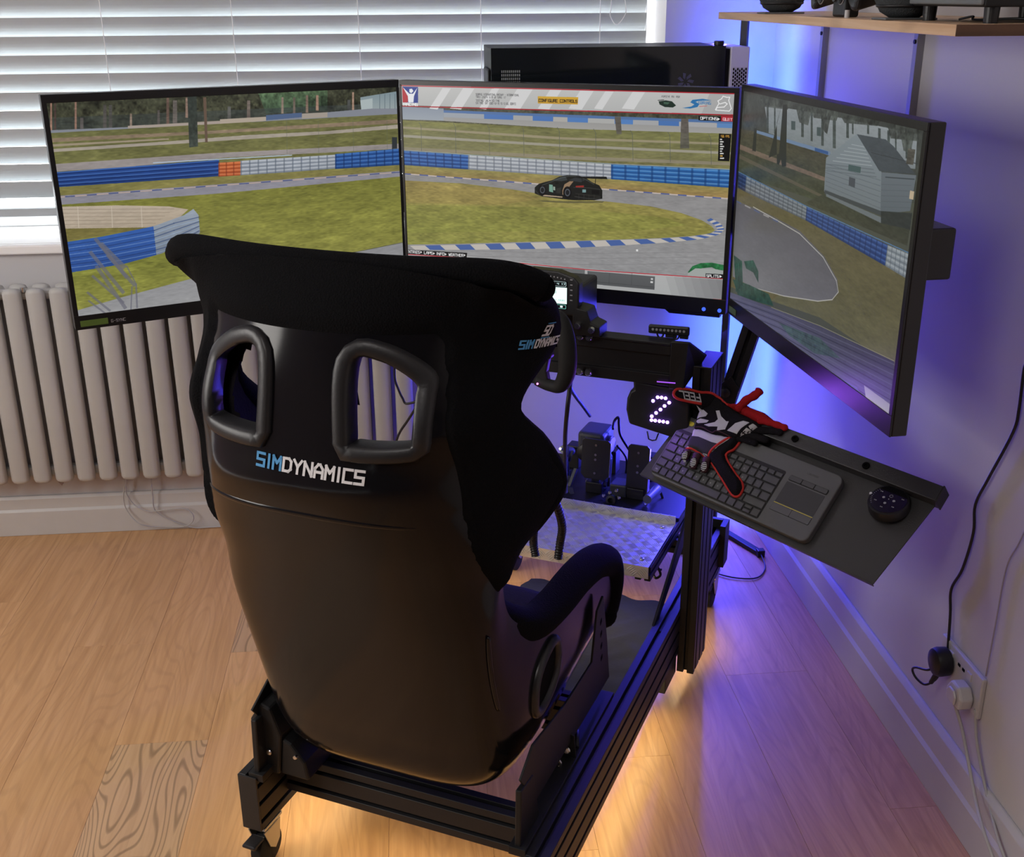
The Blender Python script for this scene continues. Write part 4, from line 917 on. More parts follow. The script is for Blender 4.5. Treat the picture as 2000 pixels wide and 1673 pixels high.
def draw_wheel_display():
    cv = Canvas(420, 300, None, (8, 10, 12), 2)
    def rr(x0, y0, x1, y1, c, w=3): cv.line([(x0+6,y0),(x1-6,y0),(x1,y0+6),(x1,y1-6),(x1-6,y1),(x0+6,y1),(x0,y1-6),(x0,y0+6),(x0+6,y0)], w, c)
    cv.poly([(0,80),(420,66),(420,240),(0,246)], (206, 240, 232)); cv.poly([(200,80),(206,64),(222,58),(238,64),(244,80)], (214, 240, 236))
    rr(6, 8, 160, 52, (70, 190, 190)); cv.poly([(30,22),(44,22),(44,38),(30,38)], (60, 66, 70)); cv.poly([(62,22),(84,22),(84,38),(62,38)], (30, 200, 60)); cv.text((92, 38), (120, 38), 10, 'TC', (120, 150, 150)); cv.poly([(128,18),(150,18),(150,42),(128,42)], (40, 200, 40))
    cv.poly([(170,8),(250,8),(250,50),(170,50)], (196, 70, 214)); cv.text((182, 34), (238, 34), 12, '0.000', (120, 20, 140))
    rr(260, 8, 412, 56, (180, 210, 210)); cv.text((272, 30), (320, 30), 9, 'DELTA', (190, 200, 200)); cv.text((340, 40), (404, 40), 18, '4 17', (190, 230, 230))
    cv.text((120, 130), (330, 130), 20, '00:00 000', (70, 110, 100), 0.8); cv.text((300, 210), (400, 210), 12, '00 000', (80, 120, 110), 0.8)
    rr(300, 252, 412, 292, (110, 220, 200)); cv.poly([(366,262),(386,262),(386,282),(366,282)], (210, 240, 236))
    rr(6, 252, 120, 292, (110, 220, 200)); rr(140, 252, 280, 292, (110, 220, 200)); cv.text((160, 282), (260, 282), 16, '00.0', (200, 230, 226))
    return cv

# ------------------------------------------------------------------ three screens round the wheel
MZ0, MZ1 = 0.7975, 1.2345
def monitor(name, label, P, u, w, canvas, screen, MZ0, MZ1):
    """P: bottom-left corner of the front face (R frame), u: unit vector to the right, n: towards the viewer"""
    P = Vector((P[0], P[1], MZ0)); u = Vector((u[0], u[1], 0)).normalized(); n = Vector((u.y, -u.x, 0)); z = Vector((0, 0, 1))
    h = MZ1-MZ0
    t = thing(name, label, 'monitor', (P + u*w/2), 'R')
    F = lambda a, b, c=0: tuple(P + u*a + z*b + n*c)
    l_, r_, b_, t_ = screen
    # slab body, then the four bezel strips standing proud of the glass
    part('body', MB().prism([F(0, 0, -0.003), F(w, 0, -0.003), F(w, h, -0.003), F(0, h, -0.003)], tuple(-n*0.024)), MONB, t, bevel=0.002)
    part('rear_cover', MB().prism([F(0.03, 0.03, -0.027), F(w-0.03, 0.03, -0.027), F(w-0.03, h-0.006, -0.027), F(0.03, h-0.006, -0.027)], tuple(-n*0.012)), MONB, t, bevel=0.006)
    part('bezel_top', MB().prism([F(0, t_, -0.003), F(w, t_, -0.003), F(w, h, -0.003), F(0, h, -0.003)], tuple(n*0.003)), MONB, t, bevel=0.0006)
    part('bezel_side', MB().prism([F(0, b_, -0.003), F(l_, b_, -0.003), F(l_, t_, -0.003), F(0, t_, -0.003)], tuple(n*0.003)), MONB, t, bevel=0.0006)
    part('bezel_side', MB().prism([F(r_, b_, -0.003), F(w, b_, -0.003), F(w, t_, -0.003), F(r_, t_, -0.003)], tuple(n*0.003)), MONB, t, bevel=0.0006)
    part('chin', MB().prism([F(0, 0, -0.003), F(w, 0, -0.003), F(w, b_, -0.003), F(0, b_, -0.003)], tuple(n*0.003)), MONB, t, bevel=0.0006)
    m = image_material(name + '_picture', canvas, 1.0)
    uv_quad('screen', [F(l_, b_, -0.0012), F(r_, b_, -0.0012), F(r_, t_, -0.0012), F(l_, t_, -0.0012)], n, 0.001, m, BLKG, t)
    return t, F, n, u
mc, F, n, u = monitor('centre_monitor', 'middle one of three black screens, showing a racing car on a bend', (-0.418, 0.94), (1, 0), 0.716, draw_centre(), (0.0055, 0.7065, 0.0305, 0.4275), MZ0, MZ1)
part('control_lip', MB().prism([F(0.60, -0.008, -0.004), F(0.716-0.012, -0.008, -0.004), F(0.716-0.012, 0.001, -0.004), F(0.588, 0.001, -0.004)], tuple(-n*0.016)), MONB, mc)
for a in (0.672, 0.704): part('indicator_light', MB().cyl(F(a, 0.008, 0), F(a, 0.008, 0.0012), 0.004, n=14), emat('indicator_blue', (0.05, 0.12, 1.0), 1.5), mc)
ml_, F, n, u = monitor('left_monitor', 'left one of three black screens, showing an empty bend and a blue barrier', (-0.8615, 0.3923), (0.6293, 0.7771), 0.705, draw_left(), (0.009, 0.699, 0.028, 0.428), 0.7925, 1.2355)
part('sticker', MB().prism([F(0.010, 0.006, 0.0004), F(0.062, 0.006, 0.0004), F(0.062, 0.018, 0.0004), F(0.010, 0.018, 0.0004)], tuple(n*0.0006)), M('sticker_green', (0.10, 0.17, 0.03), 0.5), ml_, label='small green sticker')
mb = MB()
for a, b in strokes('G-SYNC')[0]:
    q = [F(0.068 + x*0.00085, 0.008 + y*0.00085, 0.0006) for x, y in stroke_quad(a, b, 1.0)]; mb.prism(q, tuple(n*0.0002))
part('sticker_print', mb, DIMW, ml_)
mr_, F, n, u = monitor('right_monitor', 'right one of three black screens, showing a pale shed beside the track', (0.302, 0.938), (0.5225, -0.8526), 0.69, draw_right(), (0.008, 0.68, 0.032, 0.427), 0.8035, 1.242)
part('sticker', MB().prism([F(0.012, 0.006, 0.0004), F(0.050, 0.006, 0.0004), F(0.050, 0.018, 0.0004), F(0.012, 0.018, 0.0004)], tuple(n*0.0006)), M('sticker_green_dim', (0.08, 0.12, 0.04), 0.5), mr_, label='small green sticker')
part('mount_box', MB().prism([F(0.50, 1.018-0.8035, -0.030), F(0.64, 1.018-0.8035, -0.030), F(0.64, 1.092-0.8035, -0.030), F(0.50, 1.092-0.8035, -0.030)], tuple(-n*0.062)), MONB, mr_, bevel=0.004)


# ------------------------------------------------------------------ cockpit frame of black aluminium extrusion (frame R: x across, y forward)
m_ = 0.0362
def xprof(nx, ny):
    """outline of an extrusion nx by ny modules, a T-slot notch in each module face"""
    a, b = nx*m_/2, ny*m_/2; w = 0.0040; d = 0.011
    pts = []
    def side(n, p, q):
        p = Vector(p); q = Vector(q); t = (q-p).normalized(); nn = Vector((-t.y, t.x))
        for i in range(n):
            c = p + t*((i+0.5)*m_)
            pts.extend([c - t*w, c - t*w + nn*d, c + t*w + nn*d, c + t*w])
    pts.append(Vector((-a, -b))); side(nx, (-a, -b), (a, -b)); pts.append(Vector((a, -b))); side(ny, (a, -b), (a, b))
    pts.append(Vector((a, b))); side(nx, (a, b), (-a, b)); pts.append(Vector((-a, b))); side(ny, (-a, b), (-a, -b))
    return pts
def extrusion(name, c0, c1, ax, bx, nx, ny, parent, cap=True):
    """from c0 to c1, section axes ax (nx modules) and bx (ny modules)"""
    ax = Vector(ax); bx = Vector(bx); c0 = Vector(c0); c1 = Vector(c1)
    pts = [c0 + ax*p.x + bx*p.y for p in xprof(nx, ny)]
    o = part(name, MB().prism(pts, c1-c0), ALU, parent, bevel=0.0006, segs=1)
    return o
def endcap(c, ax, bx, nx, ny, dirv, parent):
    ax = Vector(ax); bx = Vector(bx); c = Vector(c); a, b = nx*m_/2, ny*m_/2
    pts = [c-ax*a-bx*b, c+ax*a-bx*b, c+ax*a+bx*b, c-ax*a+bx*b]
    part('end_cap', MB().prism(pts, Vector(dirv)*0.0035), BLKP, parent, bevel=0.001)
def bolt(parent, p, d, r=0.006, h=0.006, m=None):
    p = Vector(p); d = Vector(d).normalized()
    part('bolt', MB().lathe(p, d, [(r, 0), (r, h*0.7), (r*0.75, h)], 14), m or STEEL, parent, smooth=True, angle=35)

RZ1 = 0.200; RZ0 = RZ1 - 3*m_; RXO = 0.274; RL = 1.20
rig = thing('cockpit_frame', 'black aluminium extrusion cockpit frame on castors carrying the seat, wheel and pedals', 'frame', (0, 0.6, 0), 'R')
for s in (-1, 1):
    c = s*(RXO - m_/2); zc = (RZ0+RZ1)/2
    extrusion('side_rail', (c, 0, zc), (c, RL, zc), (1, 0, 0), (0, 0, 1), 1, 3, rig)
    endcap((c, 0, zc), (1, 0, 0), (0, 0, 1), 1, 3, (0, -1, 0), rig)
    endcap((c, RL, zc), (1, 0, 0), (0, 0, 1), 1, 3, (0, 1, 0), rig)
# cross members
xi = RXO - m_
for y0, z in ((0.098, RZ1-0.046), (0.44, RZ1-0.060)):
    extrusion('cross_member', (-xi, y0, z), (xi, y0, z), (0, 1, 0), (0, 0, 1), 1, 2, rig)
# corner brackets and bolts where the photograph shows them
for s in (-1, 1):
    for yy in (0.121, 0.463):
        part('corner_bracket', MB().prism([(s*xi, yy, RZ1-0.030), (s*(xi-0.040), yy, RZ1-0.030), (s*(xi-0.036), yy, RZ1-0.036), (s*(xi-0.004), yy+0.034, RZ1-0.036), (s*xi, yy+0.036, RZ1-0.030)], (0, 0, -0.030)), BLKM, rig, bevel=0.001)
bolt(rig, (0.214, 0.072, 0.170), (-0.3, -1, 0.4)); bolt(rig, (0.205, 0.08, 0.19), (0, -1, 0.6)); bolt(rig, (-0.20, 0.08, 0.176), (0, -1, 0.4))
# wheel uprights on the outside of the rails
UY = 0.848; UZ0, UZ1 = 0.045, 0.728; UXC = 0.2895
for s in (-1, 1):
    extrusion('upright', (s*UXC, UY, UZ0), (s*UXC, UY, UZ1), (1, 0, 0), (0, 1, 0), 1, 3, rig)
    endcap((s*UXC, UY, UZ1), (1, 0, 0), (0, 1, 0), 1, 3, (0, 0, 1), rig)
    part('upright_plate', MB().box(s*0.2545-0.0165, s*0.2545+0.0165, 0.70, 0.79, 0.045, 0.192), BLKM, rig, bevel=0.002)
# brace between rail and upright
part('brace', MB().prism([(0.236, 0.70, 0.200), (0.236, 0.745, 0.200), (0.236, 1.06, 0.330), (0.236, 1.10, 0.390), (0.236, 1.06, 0.395)], (0.006, 0, 0)), BLKM, rig, bevel=0.001)
# wheel deck between the uprights
DZ0, DZ1, DY = 0.697, 0.783, 0.775
pts = [(-0.2, DY, DZ0), ]
mb = MB()
sec = [(DY-0.018, DZ0), (DY-0.018, DZ0+0.022), (DY-0.012, DZ0+0.024), (DY-0.012, DZ0+0.060), (DY-0.018, DZ0+0.062), (DY-0.018, DZ1-0.006), (DY-0.022, DZ1-0.004), (DY-0.022, DZ1), (DY+0.018, DZ1), (DY+0.018, DZ0)]
mb.prism([(-0.235, y, z) for y, z in sec], (0.470, 0, 0))
part('wheel_deck', mb, ALU, rig, bevel=0.0008)
for s in (-1, 1):
    part('deck_bracket', MB().prism([(s*0.236, DY-0.022, DZ0-0.004), (s*0.262, DY-0.022, DZ0-0.004), (s*0.262, DY+0.0, DZ0-0.004), (s*0.275, DY+0.035, DZ0+0.02), (s*0.292, DY+0.035, DZ1-0.035), (s*0.270, DY-0.02, DZ1+0.004), (s*0.236, DY-0.022, DZ1+0.004)], (0, 0.012, 0)), BLKM, rig, bevel=0.0015)
for z in (DZ0+0.012, DZ1-0.004):
    for x in (0.058, 0.076): bolt(rig, (x, DY-0.024, z), (0, -1, 0.2), 0.0075, 0.010)
# castors
def castor(x, y, parent, lab=None):
    top = RZ0
    c = part('castor', MB().box(x-0.020, x+0.020, y-0.026, y+0.026, top-0.006, top).cyl((x, y, top-0.012), (x, y, top-0.006), 0.016), ZINC, parent, bevel=0.001)
    part('fork', MB().prism([(x-0.017, y-0.024, top-0.012), (x-0.017, y+0.024, top-0.012), (x-0.017, y+0.018, top-0.05), (x-0.017, y+0.004, top-0.062), (x-0.017, y-0.010, top-0.05)], (0.003, 0, 0))
         .prism([(x+0.014, y-0.024, top-0.012), (x+0.014, y+0.024, top-0.012), (x+0.014, y+0.018, top-0.05), (x+0.014, y+0.004, top-0.062), (x+0.014, y-0.010, top-0.05)], (0.003, 0, 0)).box(x-0.017, x+0.017, y-0.016, y+0.016, top-0.015, top-0.012), ZINC, c, bevel=0.0008)
    part('wheel', MB().lathe((x-0.0125, y, 0.033), (1, 0, 0), [(0.026, 0), (0.0325, 0.003), (0.033, 0.006), (0.033, 0.019), (0.0325, 0.022), (0.026, 0.025)], 28), RUBB, c, smooth=True, angle=40)
    part('brake_pedal', MB().box(x-0.013, x+0.013, y-0.050, y-0.018, 0.062, 0.068).box(x-0.006, x+0.006, y-0.040, y-0.030, 0.050, 0.064), BLKP, c, bevel=0.003)
castor(-RXO+0.018, 0.030, rig); castor(RXO-0.018, 0.030, rig); castor(-RXO+0.018, RL-0.03, rig); castor(RXO-0.018, RL-0.03, rig)
part('castor_bumper', MB().box(RXO-0.001, RXO+0.013, RL-0.035, RL+0.012, RZ0+0.02, RZ1+0.02).box(RXO-0.04, RXO-0.001, RL, RL+0.012, RZ0+0.02, RZ1+0.02), BLKM, rig, bevel=0.001)
# warm light strips under the rails
for s in (-1, 1):
    part('under_light', MB().box(s*(RXO-m_/2)-0.004, s*(RXO-m_/2)+0.004, 0.08, RL-0.08, RZ0-0.003, RZ0), WARM_E, rig, label='warm yellow light strip under the rail')
    c = Matrix(FR['R']) @ Vector((s*(RXO-m_/2), 0.55, RZ0-0.006)); dn = c + Vector((0, 0, -1))
    a_ = area('under_rail_glow', c, dn, 0.010, 0.95, 0.62, (1.0, 0.82, 0.45))
    a_.rotation_euler = (0, 0, -0.480509)
c = Matrix(FR['R']) @ Vector((0, 0.098, RZ1-0.046-m_-0.004)); a_ = area('under_cross_glow', c, c + Vector((0, 0, -1)), 0.44, 0.010, 0.25, (1.0, 0.76, 0.36)); a_.rotation_euler = (0, 0, -0.480509)

# pedal deck: two short rails, tread plate, cross bar
for s in (-1, 1):
    cx = -0.022 + s*0.170
    extrusion('pedal_rail', (cx, 0.945, 0.180), (cx, 1.56, 0.180), (1, 0, 0), (0, 0, 1), 1, 1, rig)
extrusion('pedal_cross_bar', (-0.26, 1.19, 0.142), (0.25, 1.19, 0.142), (0, 1, 0), (0, 0, 1), 1, 1, rig)
PX0, PX1, PY0, PY1, PZ = -0.205, 0.164, 0.935, 1.170, 0.202
tp = thing('heel_plate', 'shiny tread-pattern aluminium heel plate with raised bars in front of the pedals', 'plate', (-0.02, 1.05, PZ), 'R')
part('plate', MB().box(PX0, PX1, PY0, PY1, PZ, PZ+0.002), TREAD, tp)
part('front_lip', MB().box(PX0, PX1, PY0-0.002, PY0, PZ-0.028, PZ+0.002), TREAD, tp)
part('back_lip', MB().box(PX0, PX1, PY1, PY1+0.002, PZ, PZ+0.022), TREAD, tp)
# raised five-bar tread: groups of parallel lozenge bars, turned a quarter from group to group
def lozenge(mb, c, d, n, L=0.021, w=0.0019, h=0.0013):
    c = Vector(c); d = Vector(d).normalized(); n = Vector(n); e = n.cross(d)
    p = [c - d*L/2, c + e*w, c + d*L/2, c - e*w]
    q = [c - d*L*0.32 + n*h, c + e*w*0.35 + n*h, c + d*L*0.32 + n*h, c - e*w*0.35 + n*h]
    mb.add(p + q, [(0, 1, 5, 4), (1, 2, 6, 5), (2, 3, 7, 6), (3, 0, 4, 7), (4, 5, 6, 7)])
def tread(x0, x1, y0, y1, P):
    mb = MB(); s = 0.0245
    i = 0; x = x0 + s*0.5
    while x < x1:
        j = 0; y = y0 + s*0.5
        while y < y1:
            a = 1 if (i + j) % 2 else -1
            d = Vector((1, a, 0)).normalized(); e = Vector((-a, 1, 0)).normalized()
            for k in range(-2, 3):
                cx, cy = x + e.x*k*0.0047, y + e.y*k*0.0047
                if x0+0.004 < cx < x1-0.004 and y0+0.003 < cy < y1-0.003:
                    c, dd, nn = P(cx, cy, d)
                    lozenge(mb, c, dd, nn, L=min(0.021, (y1-y0)*0.9))
            y += s; j += 1
        x += s; i += 1
    return mb
part('tread_bars', tread(PX0, PX1, PY0, PY1, lambda x, y, d: ((x, y, PZ+0.002), d, (0, 0, 1))), TREAD, tp, kind='stuff')
part('lip_tread_bars', tread(PX0, PX1, 0, 0.026, lambda x, y, d: ((x, PY0-0.002, PZ-0.026+y), Vector((d.x, 0, d.y)), (0, -1, 0))), TREAD, tp, kind='stuff')
part('back_lip_tread_bars', tread(PX0, PX1, 0, 0.020, lambda x, y, d: ((x, PY1, PZ+0.003+y), Vector((d.x, 0, d.y)), (0, -1, 0))), TREAD, tp, kind='stuff')
for x, y in ((0.140, 1.140), (0.140, 0.965), (-0.18, 1.14), (-0.18, 0.965)):
    part('screw', MB().lathe((x, y, PZ+0.002), (0, 0, 1), [(0.006, 0), (0.0055, 0.003), (0.003, 0.0035)], 14), STEEL, tp, smooth=True)

# ------------------------------------------------------------------ pedals
pd = thing('pedal_set', 'black racing pedal set with steel arms and a load cell on the pedal deck', 'pedals', (0, 1.3, 0.2), 'R')
part('base_plate', MB().box(-0.19, 0.165, 1.20, 1.50, 0.198, 0.206), PEDM, pd, bevel=0.001)
def pedal(xc, w, z0, z1, yb, lean, nm):
    # face plate leans away at the top
    M2 = Matrix.Translation((xc, yb, z0)) @ Matrix.Rotation(-lean, 4, 'X')
    h = z1 - z0
    f = MB().prism([tuple(M2 @ Vector(p)) for p in ((-w/2, 0, 0.012), (-w/2+0.012, 0, 0), (w/2-0.012, 0, 0), (w/2, 0, 0.012), (w/2, 0, h-0.006), (w/2-0.006, 0, h), (-w/2+0.006, 0, h), (-w/2, 0, h-0.006))], M2.to_3x3() @ Vector((0, 0.006, 0)))
    fo = part('pedal_face', f, PEDM, pd, bevel=0.001)
    for t in (0.16, 0.5, 0.62, 0.86):
        p = M2 @ Vector((0, -0.0004, h*t)); part('bolt_hole', MB().cyl(p, p + (M2.to_3x3() @ Vector((0, -0.0012, 0))), 0.0032, n=12), PEDS, fo)
    edge = MB().box(w/2, w/2+0.0015, 0, 0.007, 0.01, h-0.006, M2); part('edge_strip', edge, PEDS, fo)
    a0 = M2 @ Vector((0, 0.014, h*0.6)); a1 = Vector((xc, yb+0.015, 0.215))
    part('pedal_arm', MB().bar(a0, a1, 0.020, 0.012, up=(0, 1, 0)), PEDM, pd, bevel=0.001)
    part('side_link', MB().bar(a0 + Vector((w/2-0.004, 0.01, -0.01)), a1 + Vector((w/2-0.008, 0.02, 0)), 0.006, 0.010, up=(0, 1, 0)), PEDS, pd)
    part('pivot_block', MB().box(xc-0.022, xc+0.022, yb-0.005, yb+0.055, 0.206, 0.235), PEDM, pd, bevel=0.002)
    part('pivot_pin', MB().cyl((xc-0.028, yb+0.02, 0.224), (xc+0.028, yb+0.02, 0.224), 0.007), PEDS, pd)
    part('spring_rod', MB().cyl((xc, yb+0.03, 0.30), (xc+0.004, yb+0.15, 0.245), 0.004), PEDS, pd)
    part('spring', MB().cyl((xc, yb+0.055, 0.289), (xc+0.003, yb+0.11, 0.263), 0.011), GREYP, pd, smooth=True, angle=40)
    part('rear_block', MB().box(xc-0.017, xc+0.017, yb+0.13, yb+0.17, 0.206, 0.27), PEDM, pd, bevel=0.002)
pedal(-0.0761, 0.0749, 0.2423, 0.3477, 1.27, 0.12, 'pedal')
pedal(0.0346, 0.0557, 0.2051, 0.3471, 1.27, 0.12, 'pedal')
pedal(-0.1800, 0.0508, 0.1905, 0.2943, 1.27, 0.12, 'pedal')
# round motor housing behind the middle pedal with its knob
c0 = (-0.1014, 1.36, 0.3265)
part('load_cell_housing', MB().box(c0[0]-0.036, c0[0]+0.036, 1.31, 1.40, c0[2]-0.034, c0[2]+0.024), GREYP, pd, bevel=0.010, segs=3)
part('housing_ring', MB().lathe((c0[0]-0.012, 1.31, c0[2]-0.028), (0, -1, 0), [(0.022, 0), (0.022, 0.012), (0.016, 0.016)], 24), PEDM, pd, smooth=True, angle=40)
part('round_knob', MB().lathe((c0[0]+0.034, 1.345, c0[2]-0.012), (1, -0.15, 0), [(0.020, 0), (0.022, 0.004), (0.022, 0.013), (0.019, 0.016)], 28), GREYP, pd, smooth=True, angle=40)
part('small_block', MB().box(-0.0344, 0.0096, 1.27, 1.32, 0.1766, 0.2366), GREYP, pd, bevel=0.004)
part('damper_cylinder', MB().cyl((0.0838, 1.2, 0.243), (0.0866, 1.28, 0.236), 0.011, 0.013), GREYP, pd, smooth=True, angle=40)
for p in ((-0.023, 1.24, 0.2262), (-0.0057, 1.24, 0.2348), (-0.039, 1.24, 0.2151), (0.0015, 1.24, 0.2162), (0.071, 1.24, 0.2124)):
    part('nut', MB().lathe(p, (0, -1, 0.3), [(0.005, 0), (0.005, 0.006), (0.003, 0.008)], 10), STEEL, pd, smooth=True, angle=40)
part('coil_plug', MB().lathe((-0.017, 1.235, 0.2109), (0, -1, 0.2), [(0.013, 0), (0.013, 0.012), (0.007, 0.013), (0.007, 0.002)], 20), PEDM, pd, smooth=True, angle=40)
part('left_frame_rod', MB().bar((-0.1605, 1.3, 0.3116), (-0.1561, 1.3, 0.1817), 0.006, 0.006).bar((-0.1463, 1.3, 0.2994), (-0.1544, 1.3, 0.2695), 0.005, 0.005).bar((-0.1489, 1.27, 0.239), (-0.1238, 1.24, 0.198), 0.010, 0.010).bar((-0.1256, 1.27, 0.2643), (-0.1325, 1.24, 0.2253), 0.008, 0.008), GREYP, pd)
def rcable(name, pts, r, label, m=None): return cable(name, pts, r, m or CABB, label, frame='R')
rcable('pedal_cable', [(0.0185, 0.785, 0.6897), (0.0156, 0.8, 0.6694), (-0.0007, 0.86, 0.6316), (-0.0188, 0.95, 0.579), (-0.0535, 1.1, 0.5034), (-0.101, 1.3, 0.4017)], 0.0042, 'black cable running from the wheel down to the pedal housing')
rcable('wheel_cable', [(0.0324, 0.77, 0.7025), (0.034, 0.76, 0.6811), (0.0374, 0.745, 0.6648), (0.0353, 0.74, 0.6284), (0.0175, 0.78, 0.5564), (-0.0065, 0.85, 0.4624), (-0.0328, 0.93, 0.3582)], 0.0048, 'thick black cable hanging from the wheel base behind the seat edge')
rcable('pedal_cable', [(-0.0513, 1.34, 0.358), (-0.0539, 1.36, 0.373), (-0.0462, 1.37, 0.3805), (-0.0442, 1.37, 0.3595), (-0.0422, 1.38, 0.3277), (-0.0216, 1.4, 0.2799)], 0.0035, 'short cable looping up beside the round knob')
rcable('pedal_cable', [(-0.051, 1.38, 0.2976), (-0.0382, 1.4, 0.2701), (-0.0348, 1.42, 0.2408), (-0.0365, 1.42, 0.2034), (-0.0453, 1.42, 0.1646)], 0.0030, 'black cable between the two pedal faces')
rcable('pedal_cable', [(0.091, 1.3, 0.2227), (0.0972, 1.3, 0.2023), (0.0935, 1.3, 0.1658), (0.0941, 1.25, 0.1596), (0.121, 1.2, 0.159)], 0.0035, 'black cable beside the right pedal near the tray post')
rcable('pedal_cable', [(0.15, 1.0143, 0.1472), (0.16, 1.0199, 0.1637), (0.17, 1.0224, 0.1417), (0.16, 1.0153, 0.1352), (0.15, 1.032, 0.1463), (0.17, 1.0299, 0.1513)], 0.003, 'bundle of cable tied under the heel plate corner')
rcable('screen_cable', [(-0.5229, 1.06, 0.5768), (-0.5254, 1.06, 0.5267), (-0.5169, 1.06, 0.4986), (-0.5066, 1.06, 0.4772), (-0.4931, 1.06, 0.4643), (-0.4443, 1.06, 0.4945), (-0.4134, 1.06, 0.5893)], 0.0030, 'upper black cable looping behind the right harness opening of the seat')
rcable('screen_cable', [(-0.5563, 1.08, 0.294), (-0.5404, 1.08, 0.3497), (-0.5274, 1.08, 0.3793), (-0.5043, 1.08, 0.4127), (-0.4768, 1.08, 0.457), (-0.4242, 1.08, 0.5562)], 0.0032, 'lower black cable slanting behind the right harness opening of the seat')
def hose(pts, label):
    P = smooth_path(pts, 24); r = [0.0085 + (0.0012 if (i//2) % 2 else -0.0006) for i in range(len(P))]
    return tag(part('ribbed_hose', MB().tube(P, r, n=12), CABB, frame='R', base=P[0], smooth=True), label, 'hose')
hose([(0.0061, 0.74, 0.4678), (-0.001, 0.76, 0.4293), (-0.0087, 0.82, 0.3602), (-0.0155, 0.86, 0.304), (-0.0271, 0.88, 0.2546), (-0.0316, 0.88, 0.2151)], 'right of two black ribbed cable hoses over the tread plate')
hose([(-0.0214, 0.76, 0.4023), (-0.0582, 0.82, 0.3393), (-0.082, 0.86, 0.2856), (-0.091, 0.88, 0.2426), (-0.086, 0.88, 0.2111)], 'left of two black ribbed cable hoses over the tread plate')

c = Matrix(FR['R']) @ Vector((-0.02, 1.0, 0.150)); a_ = area('under_deck_glow', c, c + Vector((0, 0, -1)), 0.30, 0.010, 0.35, (1.0, 0.76, 0.36)); a_.rotation_euler = (0, 0, -0.480509)
part('under_light', MB().box(-0.17, 0.13, 0.995, 1.005, 0.158, 0.161).box(-0.02, 0.0, 0.997, 1.003, 0.161, 0.203), WARM_E, rig)
# dark mat on the floor under the frame: rumpled cloth
mb = MB(); nx, ny = 36, 36; r2 = random.Random(3)
x0, x1, y0, y1 = -0.20, 0.205, 0.62, 1.13
def hh(x, y): return 0.004 + 0.0022*(math.sin(x*61+2*math.sin(y*23)) + math.sin(y*83+3*math.sin(x*31))) * (0.5+0.5*math.sin(x*17+y*11))
vs = [(x0+(x1-x0)*i/nx + 0.006*math.sin(j*1.1), y0+(y1-y0)*j/ny + 0.008*math.sin(i*0.7), max(0.0012, hh(i*0.011, j*0.014))) for j in range(ny+1) for i in range(nx+1)]
vb = [(a, b, 0.0002) for a, b, c in vs]; n_ = len(vs); q = nx+1
fs = [(j*q+i, j*q+i+1, (j+1)*q+i+1, (j+1)*q+i) for j in range(ny) for i in range(nx)]
fb = [tuple(n_+k for k in reversed(f)) for f in fs]
ring = [i for i in range(nx)] + [j*q+nx for j in range(ny)] + [ny*q+i for i in range(nx, 0, -1)] + [j*q for j in range(ny, 0, -1)]
fr_ = [(ring[k], ring[(k+1) % len(ring)], n_+ring[(k+1) % len(ring)], n_+ring[k]) for k in range(len(ring))]
mb.add(vs+vb, fs+fb+fr_)
tag(part('floor_mat', mb, MATM, frame='R', base=(0, 0.9, 0), smooth=True, angle=60), 'dark rumpled mat lying on the boards between the rails', 'mat')

# stand behind the screens: side bars slanting out to the outer screens
ms = thing('monitor_stand', 'black aluminium stand with slanting side bars behind the screens', 'stand', (0, 1.02, 0.6), 'R')
for s in (-1, 1):
    k = lambda x: x if s > 0 else -0.04 - x
    a0 = (0.2959, 0.985, 0.5653); b0 = (0.3531, 0.985, 0.7913)
    a = Vector((k(a0[0]), 0.985, a0[2])); b = Vector((k(b0[0]), 0.985, b0[2]))
    d = (b-a).normalized(); extrusion('slanting_bar', a, b, (0, 1, 0), d.cross(Vector((0, 1, 0))), 1, 1, ms)
    c0 = (0.3061, 0.96, 0.6287)
    part('hinge_plate', MB().prism([(k(c0[0]-0.022), 0.962, c0[2]-0.028), (k(c0[0]+0.018), 0.962, c0[2]-0.030), (k(c0[0]+0.026), 0.962, c0[2]+0.010), (k(c0[0]+0.008), 0.962, c0[2]+0.034), (k(c0[0]-0.016), 0.962, c0[2]+0.012)], (0, 0.004, 0)), BLKM, ms, bevel=0.001)
    part('hinge_knob', MB().lathe((k(c0[0]), 0.962, c0[2]), (0, -1, 0), [(0.010, 0), (0.010, 0.010), (0.006, 0.012)], 18), BLKP, ms, smooth=True, angle=40)
    part('cross_foot', MB().box(min(s*0.26, k(a0[0]))-0.016, max(s*0.26, k(a0[0]))+0.016, 0.935, 0.972, a0[2]-0.02, a0[2]+0.015), BLKM, ms, bevel=0.001)
extrusion('back_beam', (-0.56, 1.03, 0.98), (0.46, 1.03, 0.98), (0, 1, 0), (0, 0, 1), 1, 2, ms)
part('mount_plate', MB().box(-0.12, 0.0, 0.979, 1.008, 0.94, 1.04), BLKM, ms, bevel=0.001)

